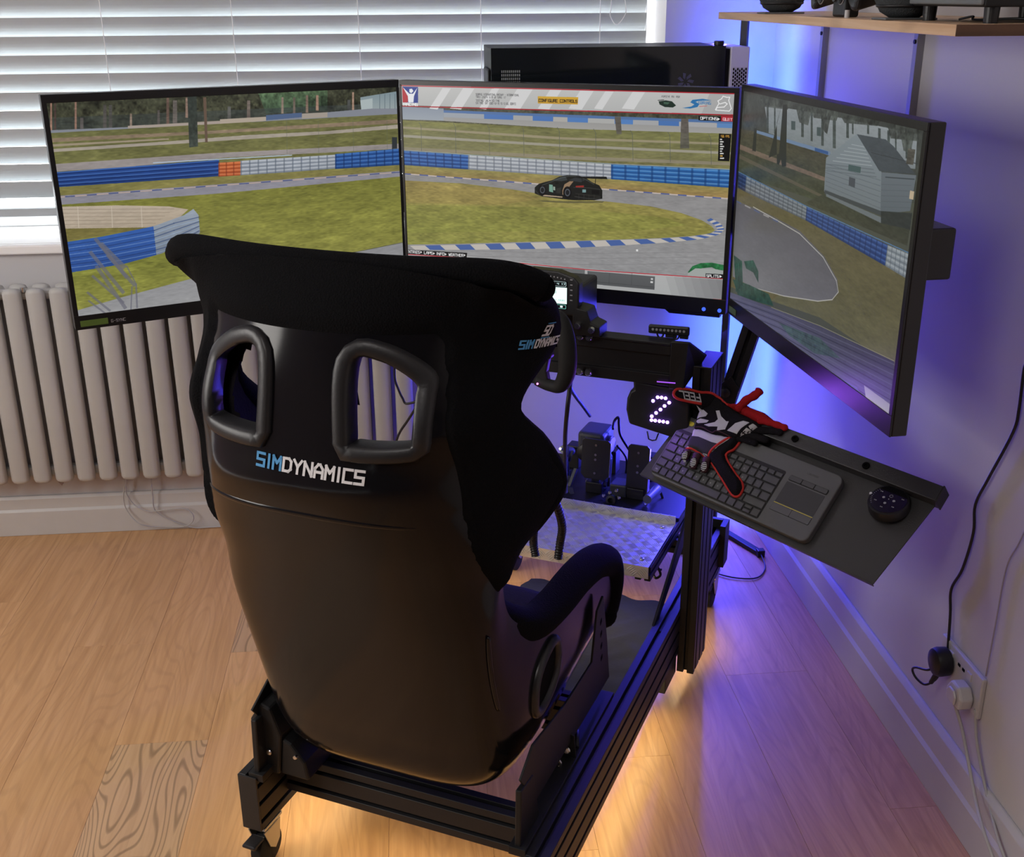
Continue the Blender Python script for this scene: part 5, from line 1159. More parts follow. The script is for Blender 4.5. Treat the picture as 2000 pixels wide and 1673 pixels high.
# ------------------------------------------------------------------ wheel, wheel base and the small displays
wbm = thing('wheel_motor', 'black box-shaped wheel motor bolted on the wheel deck behind the steering wheel', 'motor', (-0.02, 0.78, 0.79), 'R')
part('motor_body', MB().box(-0.080, 0.042, 0.765, 0.90, 0.784, 0.868), BLKM, wbm, bevel=0.006)
part('mount_wing', MB().prism([(0.045, 0.735, 0.786), (0.100, 0.735, 0.786), (0.100, 0.735, 0.806), (0.082, 0.735, 0.813), (0.074, 0.735, 0.836), (0.045, 0.735, 0.841)], (0, 0.05, 0)), BLKM, wbm, bevel=0.002)
part('mount_wing', MB().prism([(-0.085, 0.735, 0.786), (-0.140, 0.735, 0.786), (-0.140, 0.735, 0.806), (-0.122, 0.735, 0.813), (-0.114, 0.735, 0.836), (-0.085, 0.735, 0.841)], (0, 0.05, 0)), BLKM, wbm, bevel=0.002)
part('drive_shaft', MB().cyl((-0.02, 0.765, 0.825), (-0.02, 0.575, 0.815), 0.022), BLKM, wbm, smooth=True, angle=40)
for x, z in ((0.058, 0.806), (0.086, 0.800)): bolt(wbm, (x, 0.735, z), (0, -1, 0.1), 0.007, 0.012)
# data display on the motor, facing the driver
DY_ = 0.735
dd = thing('dash_display', 'black display unit with a lit white and green data screen behind the steering wheel', 'display', (0, DY_, 0.80), 'R')
d0 = (-0.0851, 0.735, 0.9026); d1 = (0.0575, 0.735, 0.9005); d2 = (0.0533, 0.735, 0.8352)
x0, x1 = d0[0], d1[0]; WXC = (x0+x1)/2; hw = (x1-x0)/2; dz1 = (d0[2]+d1[2])/2; dz0 = d2[2]-0.012
pr = [(WXC-hw*.95, dz0), (WXC+hw*.92, dz0), (WXC+hw*.99, dz0+0.02), (WXC+hw, dz1-0.014), (WXC+hw*.86, dz1-0.004), (WXC+hw*.4, dz1+0.006), (WXC-hw*.4, dz1+0.007), (WXC-hw*.86, dz1-0.002), (WXC-hw, dz1-0.014), (WXC-hw*.99, dz0+0.02)]
part('display_housing', MB().prism([(x, DY_, z) for x, z in pr], (0, 0.026, 0)), BLKP, dd, bevel=0.003)
s0 = (-0.0702, 0.735, 0.8907); s1 = (0.0339, 0.735, 0.8896); s2 = (0.0294, 0.735, 0.8349)
sx0, sx1 = s0[0], s1[0]; sz1 = (s0[2]+s1[2])/2; sz0 = s2[2]
DISP = image_material('wheel_display', draw_wheel_display(), 1.6)
uv_quad('display_screen', [(sx0, DY_-0.0015, sz0), (sx1, DY_-0.0015, sz0), (sx1, DY_-0.0015, sz1), (sx0, DY_-0.0015, sz1)], (0, -1, 0), 0.001, DISP, BLKG, dd)
for k in range(13):
    a = (k-6)/6; part('shift_light', MB().cyl((WXC+a*hw*.6, DY_, dz1-0.0035-0.004*a*a), (WXC+a*hw*.6, DY_-0.0012, dz1-0.0035-0.004*a*a), 0.0014, n=10), DOTG, dd)
for k in range(5): part('side_light', MB().box(sx1+0.006, sx1+0.011, DY_-0.0010, DY_, sz0+0.018+k*0.010, sz0+0.020+k*0.010), DOTG, dd)
# steering wheel
WY = 0.550; WXC = -0.020; WZ = 0.808
sw = thing('steering_wheel', 'black racing wheel with thick side grips, its right grip showing past the racing seat', 'wheel', (-0.02, WY, WZ), 'R')
part('wheel_body', MB().prism([(WXC+x, WY+0.004, WZ+z) for x, z in ((-0.085, 0.070), (0.085, 0.070), (0.108, 0.045), (0.090, 0.015), (0.080, -0.040), (0.085, -0.066), (-0.085, -0.066), (-0.080, -0.040), (-0.090, 0.015), (-0.108, 0.045))], (0, 0.016, 0)), BLKM, sw, bevel=0.003)
for s in (-1, 1):
    P = smooth_path([(WXC+s*0.080, WY+0.012, WZ+0.066), (WXC+s*0.106, WY+0.002, WZ+0.060), (WXC+s*0.119, WY-0.004, WZ+0.030), (WXC+s*0.123, WY-0.004, WZ-0.010), (WXC+s*0.119, WY, WZ-0.040), (WXC+s*0.106, WY+0.004, WZ-0.063), (WXC+s*0.084, WY+0.008, WZ-0.066), (WXC+s*0.060, WY+0.012, WZ-0.060)], 6)
    n = len(P); rr = [0.011 + 0.006*math.sin(math.pi*min(1, i/(n*0.8))) for i in range(n)]
    part('grip', MB().tube(P, rr, n=16), RUBB, sw, smooth=True)
    part('shift_paddle', MB().prism([(WXC+s*0.045, WY+0.035, WZ+0.035), (WXC+s*0.105, WY+0.035, WZ+0.050), (WXC+s*0.110, WY+0.035, WZ+0.0), (WXC+s*0.045, WY+0.035, WZ-0.005)], (0, 0.003, 0)), BLKG, sw, bevel=0.002)
part('rotary_knob', MB().lathe((WXC+0.085, WY+0.004, WZ-0.004), (0, -1, 0), [(0.010, 0), (0.009, 0.013), (0.007, 0.015)], 20), BLKP, sw, smooth=True, angle=40)
part('push_button', MB().lathe((WXC+0.088, WY+0.004, WZ+0.038), (0, -1, 0), [(0.008, 0), (0.007, 0.008)], 18), BLKG, sw, smooth=True, angle=40)
part('button_light', MB().lathe((0.0456, 0.548, 0.7457), (0, -1, 0), [(0.0018, 0), (0.0015, 0.002)], 12), PNK_E, sw)

# shift lights standing on the deck
sb = thing('shift_light_bar', 'small black bar with nine round dots standing on the wheel deck', 'light bar', (0.2215, 0.79, 0.7746), 'R')
a = (0.1807, 0.79, 0.8051); b = (0.261, 0.79, 0.8072); c = (0.2607, 0.79, 0.7921)
part('bar_body', MB().prism([(a[0], 0.79, a[2]), (b[0], 0.79, b[2]), (b[0], 0.79, b[2]-0.018), (a[0], 0.79, a[2]-0.017)], (0, 0.010, 0)), BLKP, sb, bevel=0.003)
for k in range(9):
    x = a[0] + (b[0]-a[0])*(0.12+0.095*k); z = a[2]-0.008 + (b[2]-a[2])*(0.12+0.095*k)
    part('dot', MB().cyl((x, 0.790, z), (x, 0.7888, z), 0.0025, n=12), DOTG, sb)
xm = (a[0]+b[0])/2; zb = DZ1
part('bracket', MB().box(xm-0.006, xm+0.016, 0.792, 0.798, zb, a[2]-0.014).box(xm+0.022, b[0]-0.002, 0.792, 0.798, zb, b[2]-0.014), BLKP, sb, bevel=0.0008)
for x in (xm-0.016, xm+0.015):
    part('ring', MB().tube([(x + 0.006*math.cos(t), 0.792, zb+0.007 + 0.0085*math.sin(t)) for t in [2*math.pi*i/20 for i in range(20)]], 0.0018, n=8, closed=True), BLKP, sb, smooth=True)

# gear display hanging under the right end of the deck
GY = 0.762
gd = thing('gear_display', 'black rounded housing below the wheel deck with a glowing violet digit 2', 'display', (0.2041, 0.762, 0.6434), 'R')
poly = [(0.1618, 0.762, 0.6993), (0.273, 0.762, 0.6891), (0.2782, 0.762, 0.5875), (0.2444, 0.762, 0.5901), (0.1565, 0.762, 0.6068), (0.1493, 0.762, 0.6361), (0.1506, 0.762, 0.6598), (0.1564, 0.762, 0.6754), (0.1635, 0.762, 0.6805)]
part('housing', MB().prism(poly, (0, 0.032, 0)), BLKP, gd, bevel=0.005, segs=3)
part('hanger', MB().box(poly[0][0]+0.01, 0.250, 0.766, 0.788, poly[0][2]-0.03, DZ0+0.001), BLKM, gd)
for p in [(0.2039, 0.762, 0.6619), (0.2127, 0.762, 0.6704), (0.2204, 0.762, 0.6709), (0.2285, 0.762, 0.6704), (0.236, 0.762, 0.6624), (0.2272, 0.762, 0.6544), (0.2194, 0.762, 0.6459), (0.211, 0.762, 0.6379), (0.2026, 0.762, 0.6298), (0.2024, 0.762, 0.6218), (0.2101, 0.762, 0.6218), (0.2184, 0.762, 0.6218), (0.2261, 0.762, 0.6218), (0.2343, 0.762, 0.6214)]:
    part('led_dot', MB().lathe((p[0], p[1]+0.0005, p[2]), (0, -1, 0), [(0.0031, 0), (0.0029, 0.0015), (0.0018, 0.0028), (0.0004, 0.0032)], 14), PURP_E, gd)
q0 = (0.2125, 0.752, 0.7055); q1 = (0.2487, 0.752, 0.7069)
part('status_line', MB().bar((q0[0], 0.752, q0[2]), (q1[0], 0.752, q1[2]), 0.001, 0.002), VIO_E, gd, label='thin violet line of light on top')
part('cable_eye', MB().tube([(0.1911, 0.775, 0.5918), (0.1948, 0.775, 0.576), (0.2022, 0.775, 0.5738), (0.2095, 0.775, 0.5759), (0.2115, 0.785, 0.5867)], 0.0015, n=8), CABB, gd, smooth=True)
gl = Matrix(FR['R']) @ Vector((poly[0][0]+0.045, GY-0.012, poly[0][2]-0.045)); ga = Matrix(FR['R']) @ Vector((poly[0][0]+0.08, GY-1, poly[0][2]-0.0))
area('gear_display_glow', gl, ga, 0.03, 0.04, 0.35, (0.30, 0.08, 1.0))

# ------------------------------------------------------------------ racing seat: lofted shell (R frame)
SXC = -0.01
# stations: spine (y, z), edge of the side wing (y, z), half width
ST_ = [((-0.075,1.097),(0.000,1.056),0.262), ((-0.100,1.045),(0.088,1.012),0.256), ((-0.117,0.980),(0.112,0.965),0.245), ((-0.127,0.915),(0.022,0.905),0.230),
       ((-0.136,0.855),(0.100,0.820),0.240), ((-0.141,0.805),(0.142,0.750),0.245), ((-0.122,0.735),(0.085,0.718),0.236), ((-0.095,0.655),(0.045,0.692),0.220),
       ((-0.066,0.560),(0.008,0.655),0.214), ((-0.036,0.455),(0.028,0.590),0.212), ((-0.006,0.350),(0.082,0.540),0.216), ((0.022,0.270),(0.140,0.512),0.221),
       ((0.085,0.240),(0.225,0.500),0.224), ((0.220,0.240),(0.324,0.494),0.224), ((0.340,0.262),(0.420,0.476),0.224), ((0.420,0.285),(0.495,0.440),0.224), ((0.470,0.300),(0.520,0.385),0.222), ((0.490,0.305),(0.512,0.335),0.218)]
NS, NU = 150, 72
def cr(P, t):
    n = len(P)-1; s = min(max(t*n, 0), n-1e-6); i = int(s); f = s-i
    g = lambda k: np.array(P[max(0, min(n, k))], float)
    p0, p1, p2, p3 = g(i-1), g(i), g(i+1), g(i+2)
    return 0.5*((2*p1)+(p2-p0)*f+(2*p0-5*p1+4*p2-p3)*f*f+(3*p1-p0-3*p2+p3)*f**3)
SPN = [a for a, b, c in ST_]; EDG = [b for a, b, c in ST_]; HW = [(c,) for a, b, c in ST_]
def seat_pt(t, u):
    s = cr(SPN, t); e = cr(EDG, t); w = cr(HW, t)[0]
    th = u*math.pi/2; ex = 0.70 - 0.26*min(1, max(0, (t-0.30)/0.3)) + 0.24*min(1, max(0, (0.19-t)/0.10)); sn = math.copysign(abs(math.sin(th))**ex, u); k = 1-abs(math.cos(th))**(ex+0.02)
    # the pan rounds in at the bottom of the back
    y = s[0]+(e[0]-s[0])*k; z = s[1]+(e[1]-s[1])*k
    return np.array((SXC + w*sn, y, z))
G = np.array([[seat_pt(i/NS, -1+2*j/NU) for j in range(NU+1)] for i in range(NS+1)])
du = np.gradient(G, axis=1); ds = np.gradient(G, axis=0)
NRM = np.cross(du, ds); NRM /= np.linalg.norm(NRM, axis=2)[..., None]+1e-9
if NRM[20, NU//2, 1] < 0: NRM = -NRM            # inwards, towards the sitter
TH = np.array([[0.030 + 0.012*(1-abs(-1+2*j/NU)) for j in range(NU+1)] for i in range(NS+1)])[..., None]
INN = G + NRM*TH
# two harness openings in the back
hole = [(0.068, 0.983), (0.102, 0.987), (0.142, 0.963), (0.146, 0.945), (0.146, 0.896), (0.138, 0.887), (0.075, 0.884), (0.067, 0.893)]
def inpoly(p, P):
    c = False; n = len(P)
    for i in range(n):
        a, b = P[i], P[(i+1) % n]
        if (a[1] > p[1]) != (b[1] > p[1]) and p[0] < (b[0]-a[0])*(p[1]-a[1])/(b[1]-a[1])+a[0]: c = not c
    return c
def offs(P, d):
    n = len(P); out = []
    for i in range(n):
        t = Vector(P[(i+1) % n])-Vector(P[i-1]); t = Vector((t[0], t[1])).normalized(); out.append((P[i][0]+t.y*d, P[i][1]-t.x*d))
    return out
hp = [(p.x, p.y) for p in smooth_path([(a, b, 0) for a, b in hole], 6, closed=True)]
area_ = sum(hp[i][0]*hp[(i+1) % len(hp)][1]-hp[(i+1) % len(hp)][0]*hp[i][1] for i in range(len(hp)))
if area_ < 0: hp.reverse()
cut = offs(hp, 0.010)
def holed(i, j, A):
    c = (A[i, j]+A[i+1, j]+A[i, j+1]+A[i+1, j+1])/4
    if c[1] > 0.03 or not (0.80 < c[2] < 1.05): return False
    x = abs(c[0]-SXC)
    return inpoly((x, c[2]), cut)
seat = thing('racing_chair', 'black glossy bucket racing seat with cloth-covered wings, seen from behind', 'seat', (SXC, 0.15, 0.25), 'R')
def grid_mesh(A, keep):
    idx = -np.ones(A.shape[:2], int); mb = MB()
    fs = [(i, j) for i in range(NS) for j in range(NU) if keep(i, j)]
    def g(i, j):
        if idx[i, j] < 0: idx[i, j] = len(mb.v); mb.v.append(tuple(A[i, j]))
        return int(idx[i, j])
    for i, j in fs: mb.f.append((g(i, j), g(i, j+1), g(i+1, j+1), g(i+1, j)))
    return mb
OUT = G
shell = MB()
a_ = grid_mesh(G, lambda i, j: not holed(i, j, G)); b_ = grid_mesh(G + NRM*0.008, lambda i, j: not holed(i, j, G))
shell.add(a_.v, a_.f); shell.add(b_.v, [tuple(reversed(f)) for f in b_.f])
part('shell', shell, SHELL, seat, smooth=True)
part('upholstery', grid_mesh(INN, lambda i, j: not holed(i, j, G)), CUSH, seat, smooth=True)
bvh_out = BVHTree.FromPolygons([Vector(p) for p in G.reshape(-1, 3)], [(i*(NU+1)+j, i*(NU+1)+j+1, (i+1)*(NU+1)+j+1, (i+1)*(NU+1)+j) for i in range(NS) for j in range(NU)])
def surf_y(x, z):
    h = bvh_out.ray_cast(Vector((x, -1, z)), Vector((0, 1, 0)))
    return h[0].y if h[0] else -0.1
# rolled cloth edge all round the wings and the top
edge = []; rad_ = []
for j in range(0, NU+1): pass
def rr_(t):
    return float(np.interp(t, [0, 0.06, 0.18, 0.30, 0.45, 0.62, 0.85, 1.0], [0.017, 0.018, 0.016, 0.027, 0.030, 0.028, 0.031, 0.027]))
for sgn, jj in ((-1, 0), (1, NU)):
    P = []; R_ = []
    for i in range(0, NS+1, 2):
        r = rr_(i/NS); c = G[i, jj] + (INN[i, jj]-G[i, jj])*(0.5 + 0.75*math.exp(-((i/NS-0.50)/0.09)**2))
        k = 1 if sgn > 0 else -1
        P.append(Vector(c) + Vector((-k*max(0, r-0.030)*0.3, 0, 0))); R_.append(r)
    part('edge_roll', MB().tube(P, R_, n=18), FAB, seat, smooth=True)
P = [Vector((G[0, j]+INN[0, j])/2) for j in range(0, NU+1, 2)]
part('top_roll', MB().tube(P, 0.0185, n=16), FAB, seat, smooth=True)
P = [Vector((G[NS, j]+INN[NS, j])/2) for j in range(0, NU+1, 2)]
part('front_roll', MB().tube(P, 0.026, n=16), FAB, seat, smooth=True)
# seat cushion and a shoulder pad inside
mb = MB(); nx, ny = 20, 20; vs = []
for j in range(ny+1):
    for i in range(nx+1):
        a = -1+2*i/nx; b = j/ny
        x = SXC + a*0.165; y = 0.10+b*0.37; z = 0.325 + 0.055*(1-abs(a)**4)*(math.sin(math.pi*min(1, max(0, b*1.0)))**0.35 if 0 < b < 1 else 0) + 0.03*b
        vs.append((x, y, z))
fs = [(j*(nx+1)+i, j*(nx+1)+i+1, (j+1)*(nx+1)+i+1, (j+1)*(nx+1)+i) for j in range(ny) for i in range(nx)]
part('seat_cushion', mb.add(vs, fs), CUSH, seat, smooth=True)
# cloth head cover drawn over the upper shell and down both flanks; its hem dips under the gloss shell line smoothly
def hem(p, t):
    x = abs(p[0]-SXC); z = p[2]
    f = min(1, max(0, (x-0.160)/0.065)); f = f*f*(3-2*f)
    d = min((z - (1.022 - f*0.40))/0.012, (0.50-t)/0.03)
    return min(1.0, max(-1.0, d))
HM = np.array([[hem(G[i, j], i/NS) for j in range(NU+1)] for i in range(NS+1)])
wr = np.array([[0.0022*math.sin(46*G[i, j, 2]+9*math.sin(14*G[i, j, 0]))*min(1, max(0, (abs(G[i, j, 0]-SXC)-0.17)/0.04)) for j in range(NU+1)] for i in range(NS+1)])
CV = G - NRM*(0.0020 + wr*np.clip(HM, 0, 1) + 0.0050*HM)[..., None]
part('head_cover', grid_mesh(CV, lambda i, j: HM[i:i+2, j:j+2].max() > -0.99 and not holed(i, j, G)), FAB, seat, smooth=True)
# frames of the two openings
for sgn in (-1, 1):
    rings = []
    for d, dy in ((0.0215, 0.001), (0.0200, -0.006), (0.0170, -0.0085), (0.0045, -0.0075), (0.0, -0.003), (0.0, 0.022), (0.012, 0.024)):
        pts = offs(hp, d); rings.append([(SXC+sgn*x, surf_y(SXC+sgn*x, z)+dy, z) for x, z in pts])
    n = len(hp); vs = [p for r in rings for p in r]
    fs = [(k*n+i, k*n+(i+1) % n, (k+1)*n+(i+1) % n, (k+1)*n+i) for k in range(len(rings)-1) for i in range(n)]
    part('harness_opening', MB().add(vs, fs), BLKP, seat, smooth=True, angle=60)
# hip-belt openings and slits low on the flanks
FB = M('opening_trim', (0.016, 0.016, 0.018), 0.35)
for sgn in (-1, 1):
    P = []
    for k in range(28):
        t = 2*math.pi*k/28; y = 0.150+0.046*math.copysign(abs(math.cos(t))**0.8, math.cos(t)); z = 0.415+0.044*math.copysign(abs(math.sin(t))**0.8, math.sin(t)) + 0.35*(y-0.150)
        h = bvh_out.ray_cast(Vector((SXC+sgn*1.0, y, z)), Vector((-sgn, 0, 0)))
        P.append(h[0] if h[0] else Vector((SXC+sgn*0.225, y, z)))
    part('belt_opening', MB().tube(P, 0.009, n=10, closed=True), FB, seat, smooth=True)
    c = sum(P, Vector())/len(P)
    part('belt_opening_shade', MB().prism([tuple(c + (p-c)*0.86 + Vector((sgn*0.0012, 0, 0))) for p in P], (-sgn*0.001, 0, 0)), SLOT, seat)  # flat black disc painted in as the shade inside the opening
    if sgn < 0: continue
    P = []
    for k in range(24):
        t = 2*math.pi*k/24; uu = 0.735+0.010*math.cos(t) - 0.035*math.sin(t); tt = 0.525+0.042*math.sin(t)
        p = seat_pt(tt, sgn*uu); P.append(Vector(p) + Vector((sgn*0.001, -0.001, 0)))
    part('belt_slit', MB().tube(P, 0.0028, n=8, closed=True), SHELL, seat, smooth=True)
    c = sum(P, Vector())/len(P)
    part('belt_slit_shade', MB().prism([tuple(c + (p-c)*0.92 + Vector((sgn*0.0008, -0.0008, 0))) for p in P], (-sgn*0.0006, 0.0006, 0)), SLOT, seat)  # flat black patch standing in for the shade within the slit
# crease moulded across the back
P = [Vector(seat_pt(0.318, u/20)) for u in range(-15, 13)]
part('back_crease', MB().tube([p + Vector((0, 0.0045, 0)) for p in P], [0.001+0.0055*math.sin(math.pi*k/(len(P)-1)) for k in range(len(P))], n=12), SHELL, seat, smooth=True)
# lettering moulded on: projected to the shell
def print_on(name, text, m, origin, dx, dz, h, wt, slant, ray, parent, lift=0.0009, bvh=None, adv=ADV, thick=0.0006, ux=None):
    """letters on the surface hit by rays: origin + dx*x + dz*z in units of h/6"""
    mb = MB(); u = h/6; o = Vector(origin); dx = Vector(dx).normalized(); dz = Vector(dz).normalized(); ray = Vector(ray).normalized()
    for a, b in strokes(text, adv)[0]:
        q = stroke_quad(a, b, wt); top = []; n = 4
        rows = []
        for i in range(n+1):
            f = i/n
            row = []
            for e in (0, 1):
                p0 = (q[0][0]*(1-f)+q[1][0]*f, q[0][1]*(1-f)+q[1][1]*f); p1 = (q[3][0]*(1-f)+q[2][0]*f, q[3][1]*(1-f)+q[2][1]*f)
                p = p0 if e == 0 else p1
                w = o + dx*((p[0]+slant*p[1])*(ux or u)) + dz*(p[1]*u) - ray*0.5
                h_ = bvh.ray_cast(w, ray); s = (h_[0] if h_[0] else w + ray*0.5)
                row.append(s - ray*lift)
            rows.append(row)
        vs = [p for r in rows for p in r]; vs2 = [p - ray*thick for p in vs]
        m1 = len(vs); fs = [(2*i, 2*i+1, 2*i+3, 2*i+2) for i in range(n)]
        fs += [tuple(m1+k for k in reversed(f)) for f in fs] + [(2*i, 2*i+2, m1+2*i+2, m1+2*i) for i in range(n)] + [(2*i+3, 2*i+1, m1+2*i+1, m1+2*i+3) for i in range(n)] + [(0, m1, m1+1, 1), (2*n, 2*n+1, m1+2*n+1, m1+2*n)]
        mb.add(vs + vs2, fs)
    return part(name, mb, m, parent)
x0 = -0.077; hT = 0.0165
print_on('shell_lettering', 'SIM', BLUP, (x0, 0, 0.8395), (1, 0, -0.03), (0, 0, 1), hT, 1.25, 0.1, (0, 1, 0), seat, bvh=bvh_out, adv=5.6)
print_on('shell_lettering', 'DYNAMICS', WHT, (x0 + 0.0405, 0, 0.8385), (1, 0, -0.03), (0, 0, 1), hT, 1.25, 0.1, (0, 1, 0), seat, bvh=bvh_out, adv=5.6)
cvq = [Vector(p) for p in CV.reshape(-1, 3)]
bvh_cv = BVHTree.FromPolygons(cvq, [(i*(NU+1)+j, i*(NU+1)+j+1, (i+1)*(NU+1)+j+1, (i+1)*(NU+1)+j) for i in range(NS) for j in range(NU)])
o_ = Vector((0.235, -0.0292, 0.9932)); e_ = Vector((0.235, 0.1235, 0.9654)); dT_ = e_ - o_; dT_.x = 0; LT_ = dT_.length; dT_.normalize(); uT_ = Vector((0, -dT_.z, dT_.y))
o_ += Vector((0, 0.040, -0.008)); LT_ *= 0.66; uw = LT_/58.0; hh_ = 0.0098
print_on('cover_lettering', 'SIM', BLUP, (0, o_.y, o_.z), dT_, uT_, hh_, 1.3, 0.12, (-1, 0, 0), seat, bvh=bvh_cv, adv=5.4, ux=uw)
o2 = o_ + dT_*(uw*16.0)
print_on('cover_lettering', 'DYNAMICS', WHT, (0, o2.y, o2.z), dT_, uT_, hh_, 1.3, 0.12, (-1, 0, 0), seat, bvh=bvh_cv, adv=5.4, ux=uw)
o3 = o_ + dT_*(uw*22.0) + uT_*(hh_*1.55)
print_on('cover_emblem', 'SD', WHT, (0, o3.y, o3.z), dT_, uT_, hh_*1.25, 1.3, 0.12, (-1, 0, 0), seat, bvh=bvh_cv, adv=5.2, ux=uw*1.2)
for q_ in (o3 - uT_*0.0035 - dT_*0.001, o3 + uT_*(hh_*1.25+0.0035) + dT_*0.002):
    pts = []
    for k in range(5):
        w_ = q_ + dT_*(k*uw*3.2); h_ = bvh_cv.ray_cast(Vector((0.6, w_.y, w_.z)), Vector((-1, 0, 0)))
        pts.append((h_[0] if h_[0] else Vector((0.235, w_.y, w_.z))) + Vector((0.001, 0, 0)))
    part('emblem_bar', MB().tube(pts, 0.0007, n=6), BLUP, seat)
# side mounts: slotted plates, feet and slide rails
for sgn in (-1, 1):
    x = SXC + sgn*0.232
    pts = [(0.0125, 0.3223), (0.0739, 0.2383), (0.4483, 0.2325), (0.4303, 0.317), (0.3996, 0.4273), (0.3668, 0.4146), (0.3443, 0.3256), (0.2102, 0.3285), (0.0638, 0.3502)]
    sp = part('side_plate', MB().prism([(x, y, z) for y, z in pts], (sgn*0.004, 0, 0)), BLKM, seat, bevel=0.001)
    for k in range(4):
        yy = pts[4][0]-0.012+0.003*k; zz = pts[4][1]-0.045-k*0.026
        part('plate_slot', MB().prism([(x+sgn*0.004, yy-0.003, zz-0.006), (x+sgn*0.004, yy+0.004, zz-0.002), (x+sgn*0.004, yy+0.003, zz+0.006), (x+sgn*0.004, yy-0.004, zz+0.002)], (sgn*0.0006, 0, 0)), SLOT, sp)
    part('slide_rail', MB().box(x-0.012, x+0.016, 0.00, 0.44, 0.193, 0.207), BLKM, seat, bevel=0.001)
    part('mount_foot', MB().prism([(x-0.004, 0.005, 0.205), (x-0.004, 0.085, 0.205), (x-0.004, 0.060, 0.300), (x-0.004, 0.010, 0.305)], (0.010, 0, 0)), BLKM, seat, bevel=0.002)
part('corner_mount', MB().prism([(-0.262, 0.030, 0.1905), (-0.215, 0.030, 0.1905), (-0.205, 0.030, 0.270), (-0.222, 0.030, 0.318), (-0.240, 0.030, 0.325), (-0.262, 0.030, 0.290)], (0, 0.085, 0)), BLKM, seat, bevel=0.004)
part('corner_mount', MB().prism([(-0.215, 0.034, 0.1905), (-0.160, 0.034, 0.1905), (-0.166, 0.034, 0.225), (-0.190, 0.034, 0.255), (-0.206, 0.034, 0.262)], (0, 0.075, 0)), BLKM, seat, bevel=0.004)
bolt(seat, (-0.228, 0.028, 0.235), (0, -1, 0.2), 0.005, 0.004); bolt(seat, (-0.178, 0.030, 0.238), (0, -1, 0.2), 0.004, 0.005)
sl_ = part('slide_lever', MB().tube([(0.18, 0.30, 0.215), (0.215, 0.30, 0.212), (0.228, 0.26, 0.210)], 0.005), BLKM, seat, smooth=True)
part('belt_bracket', MB().prism([(0.196, 0.235, 0.200), (0.236, 0.235, 0.200), (0.232, 0.235, 0.250), (0.214, 0.235, 0.256), (0.200, 0.235, 0.240)], (0, 0.004, 0)), BLKM, seat, bevel=0.001)
part('eye_bolt', MB().tube([(0.212+0.008*math.cos(t), 0.205, 0.212+0.008*math.sin(t)) for t in [2*math.pi*i/16 for i in range(16)]], 0.0022, n=8, closed=True), STEEL, seat, smooth=True)
bolt(seat, (0.222, 0.232, 0.222), (0, -1, 0.3), 0.006, 0.006)

# ------------------------------------------------------------------ tilted tray with keyboard, gloves and dial (frame T: a right, b back, h up)
TH0 = -0.016
tray = thing('keyboard_tray', 'black sheet-metal tray tilted on the right upright, raised rail along its back', 'tray', (0.05, 0, TH0), 'T')
part('sheet', MB().prism([(-0.205, -0.074, TH0-0.004), (0.311, -0.082, TH0-0.004), (0.334, 0.085, TH0-0.004), (-0.190, 0.085, TH0-0.004)], (0, 0, 0.004)), TRAYM, tray, bevel=0.0008)
part('front_lip', MB().prism([(-0.205, -0.0755, TH0-0.008), (0.311, -0.0835, TH0-0.008), (0.311, -0.082, TH0-0.008), (-0.205, -0.074, TH0-0.008)], (0, 0, 0.009)), TRAYM, tray)
part('back_rail', MB().box(-0.19, 0.340, 0.084, 0.113, -0.024, 0.008), TRAYM, tray, bevel=0.0015)
part('rail_end_cap', MB().box(0.340, 0.343, 0.083, 0.114, -0.025, 0.009), BLKP, tray, bevel=0.001)
for a in (0.060, 0.205): part('rail_bolt', MB().lathe((a, 0.098, 0.008), (0, 0, 1), [(0.0065, 0), (0.0065, 0.003), (0.003, 0.0035), (0.003, 0.001)], 16), SLOT, tray, smooth=True, angle=40)
part('tray_arm', MB().box(-0.19, -0.13, 0.00, 0.072, TH0-0.035, TH0-0.004), BLKM, tray, bevel=0.002)
kb = thing('keyboard', 'dark grey wireless keyboard with touchpad lying on the tilted tray', 'keyboard', (0, 0, TH0), 'T')
def rrect(a0, a1, b0, b1, r, n=5):
    out = []
    for cx, cy, t0 in ((a1-r, b1-r, 0), (a0+r, b1-r, 90), (a0+r, b0+r, 180), (a1-r, b0+r, 270)):
        for k in range(n+1):
            t = math.radians(t0+90*k/n); out.append((cx+r*math.cos(t), cy+r*math.sin(t)))
    return out
part('case', MB().prism([(a, b, TH0+0.0005) for a, b in rrect(-0.178, 0.178, -0.070, 0.068, 0.014)], (0, 0, -TH0-0.0005)), KEYB, kb, bevel=0.0025, segs=3)
part('key_well', MB().prism([(a, b, 0.0) for a, b in rrect(-0.175, 0.0755, -0.0655, 0.0375, 0.004)], (0, 0, 0.0002)), KEYW, kb)
U = 0.01653; rows = [
 (0.0170, [(1.03,'FN'),(1.03,''),(1.03,''),(1.03,''),(5.48,''),(1.08,''),(1.08,''),(1.08,''),(1.08,'^'),(1.08,'')]),
 (0.0170, [(1.3,'')]+[(1.0, c) for c in '\\ZXCVBNM,.-']+[(2.7,'')]),
 (0.0170, [(1.75,'')]+[(1.0, c) for c in 'ASDFGHJKL::']+[(1.0,'-'),(1.25,'')]),
 (0.0170, [(1.4,'')]+[(1.0, c) for c in 'QWERTYUIOP--']+[(1.6,'')]),
 (0.0170, [(1.0, c) for c in '-1234567890--']+[(2.0,'')]),
 (0.0110, [(1.0,'-')]*15)]
b = -0.0645; kproto = {}; leg = MB()
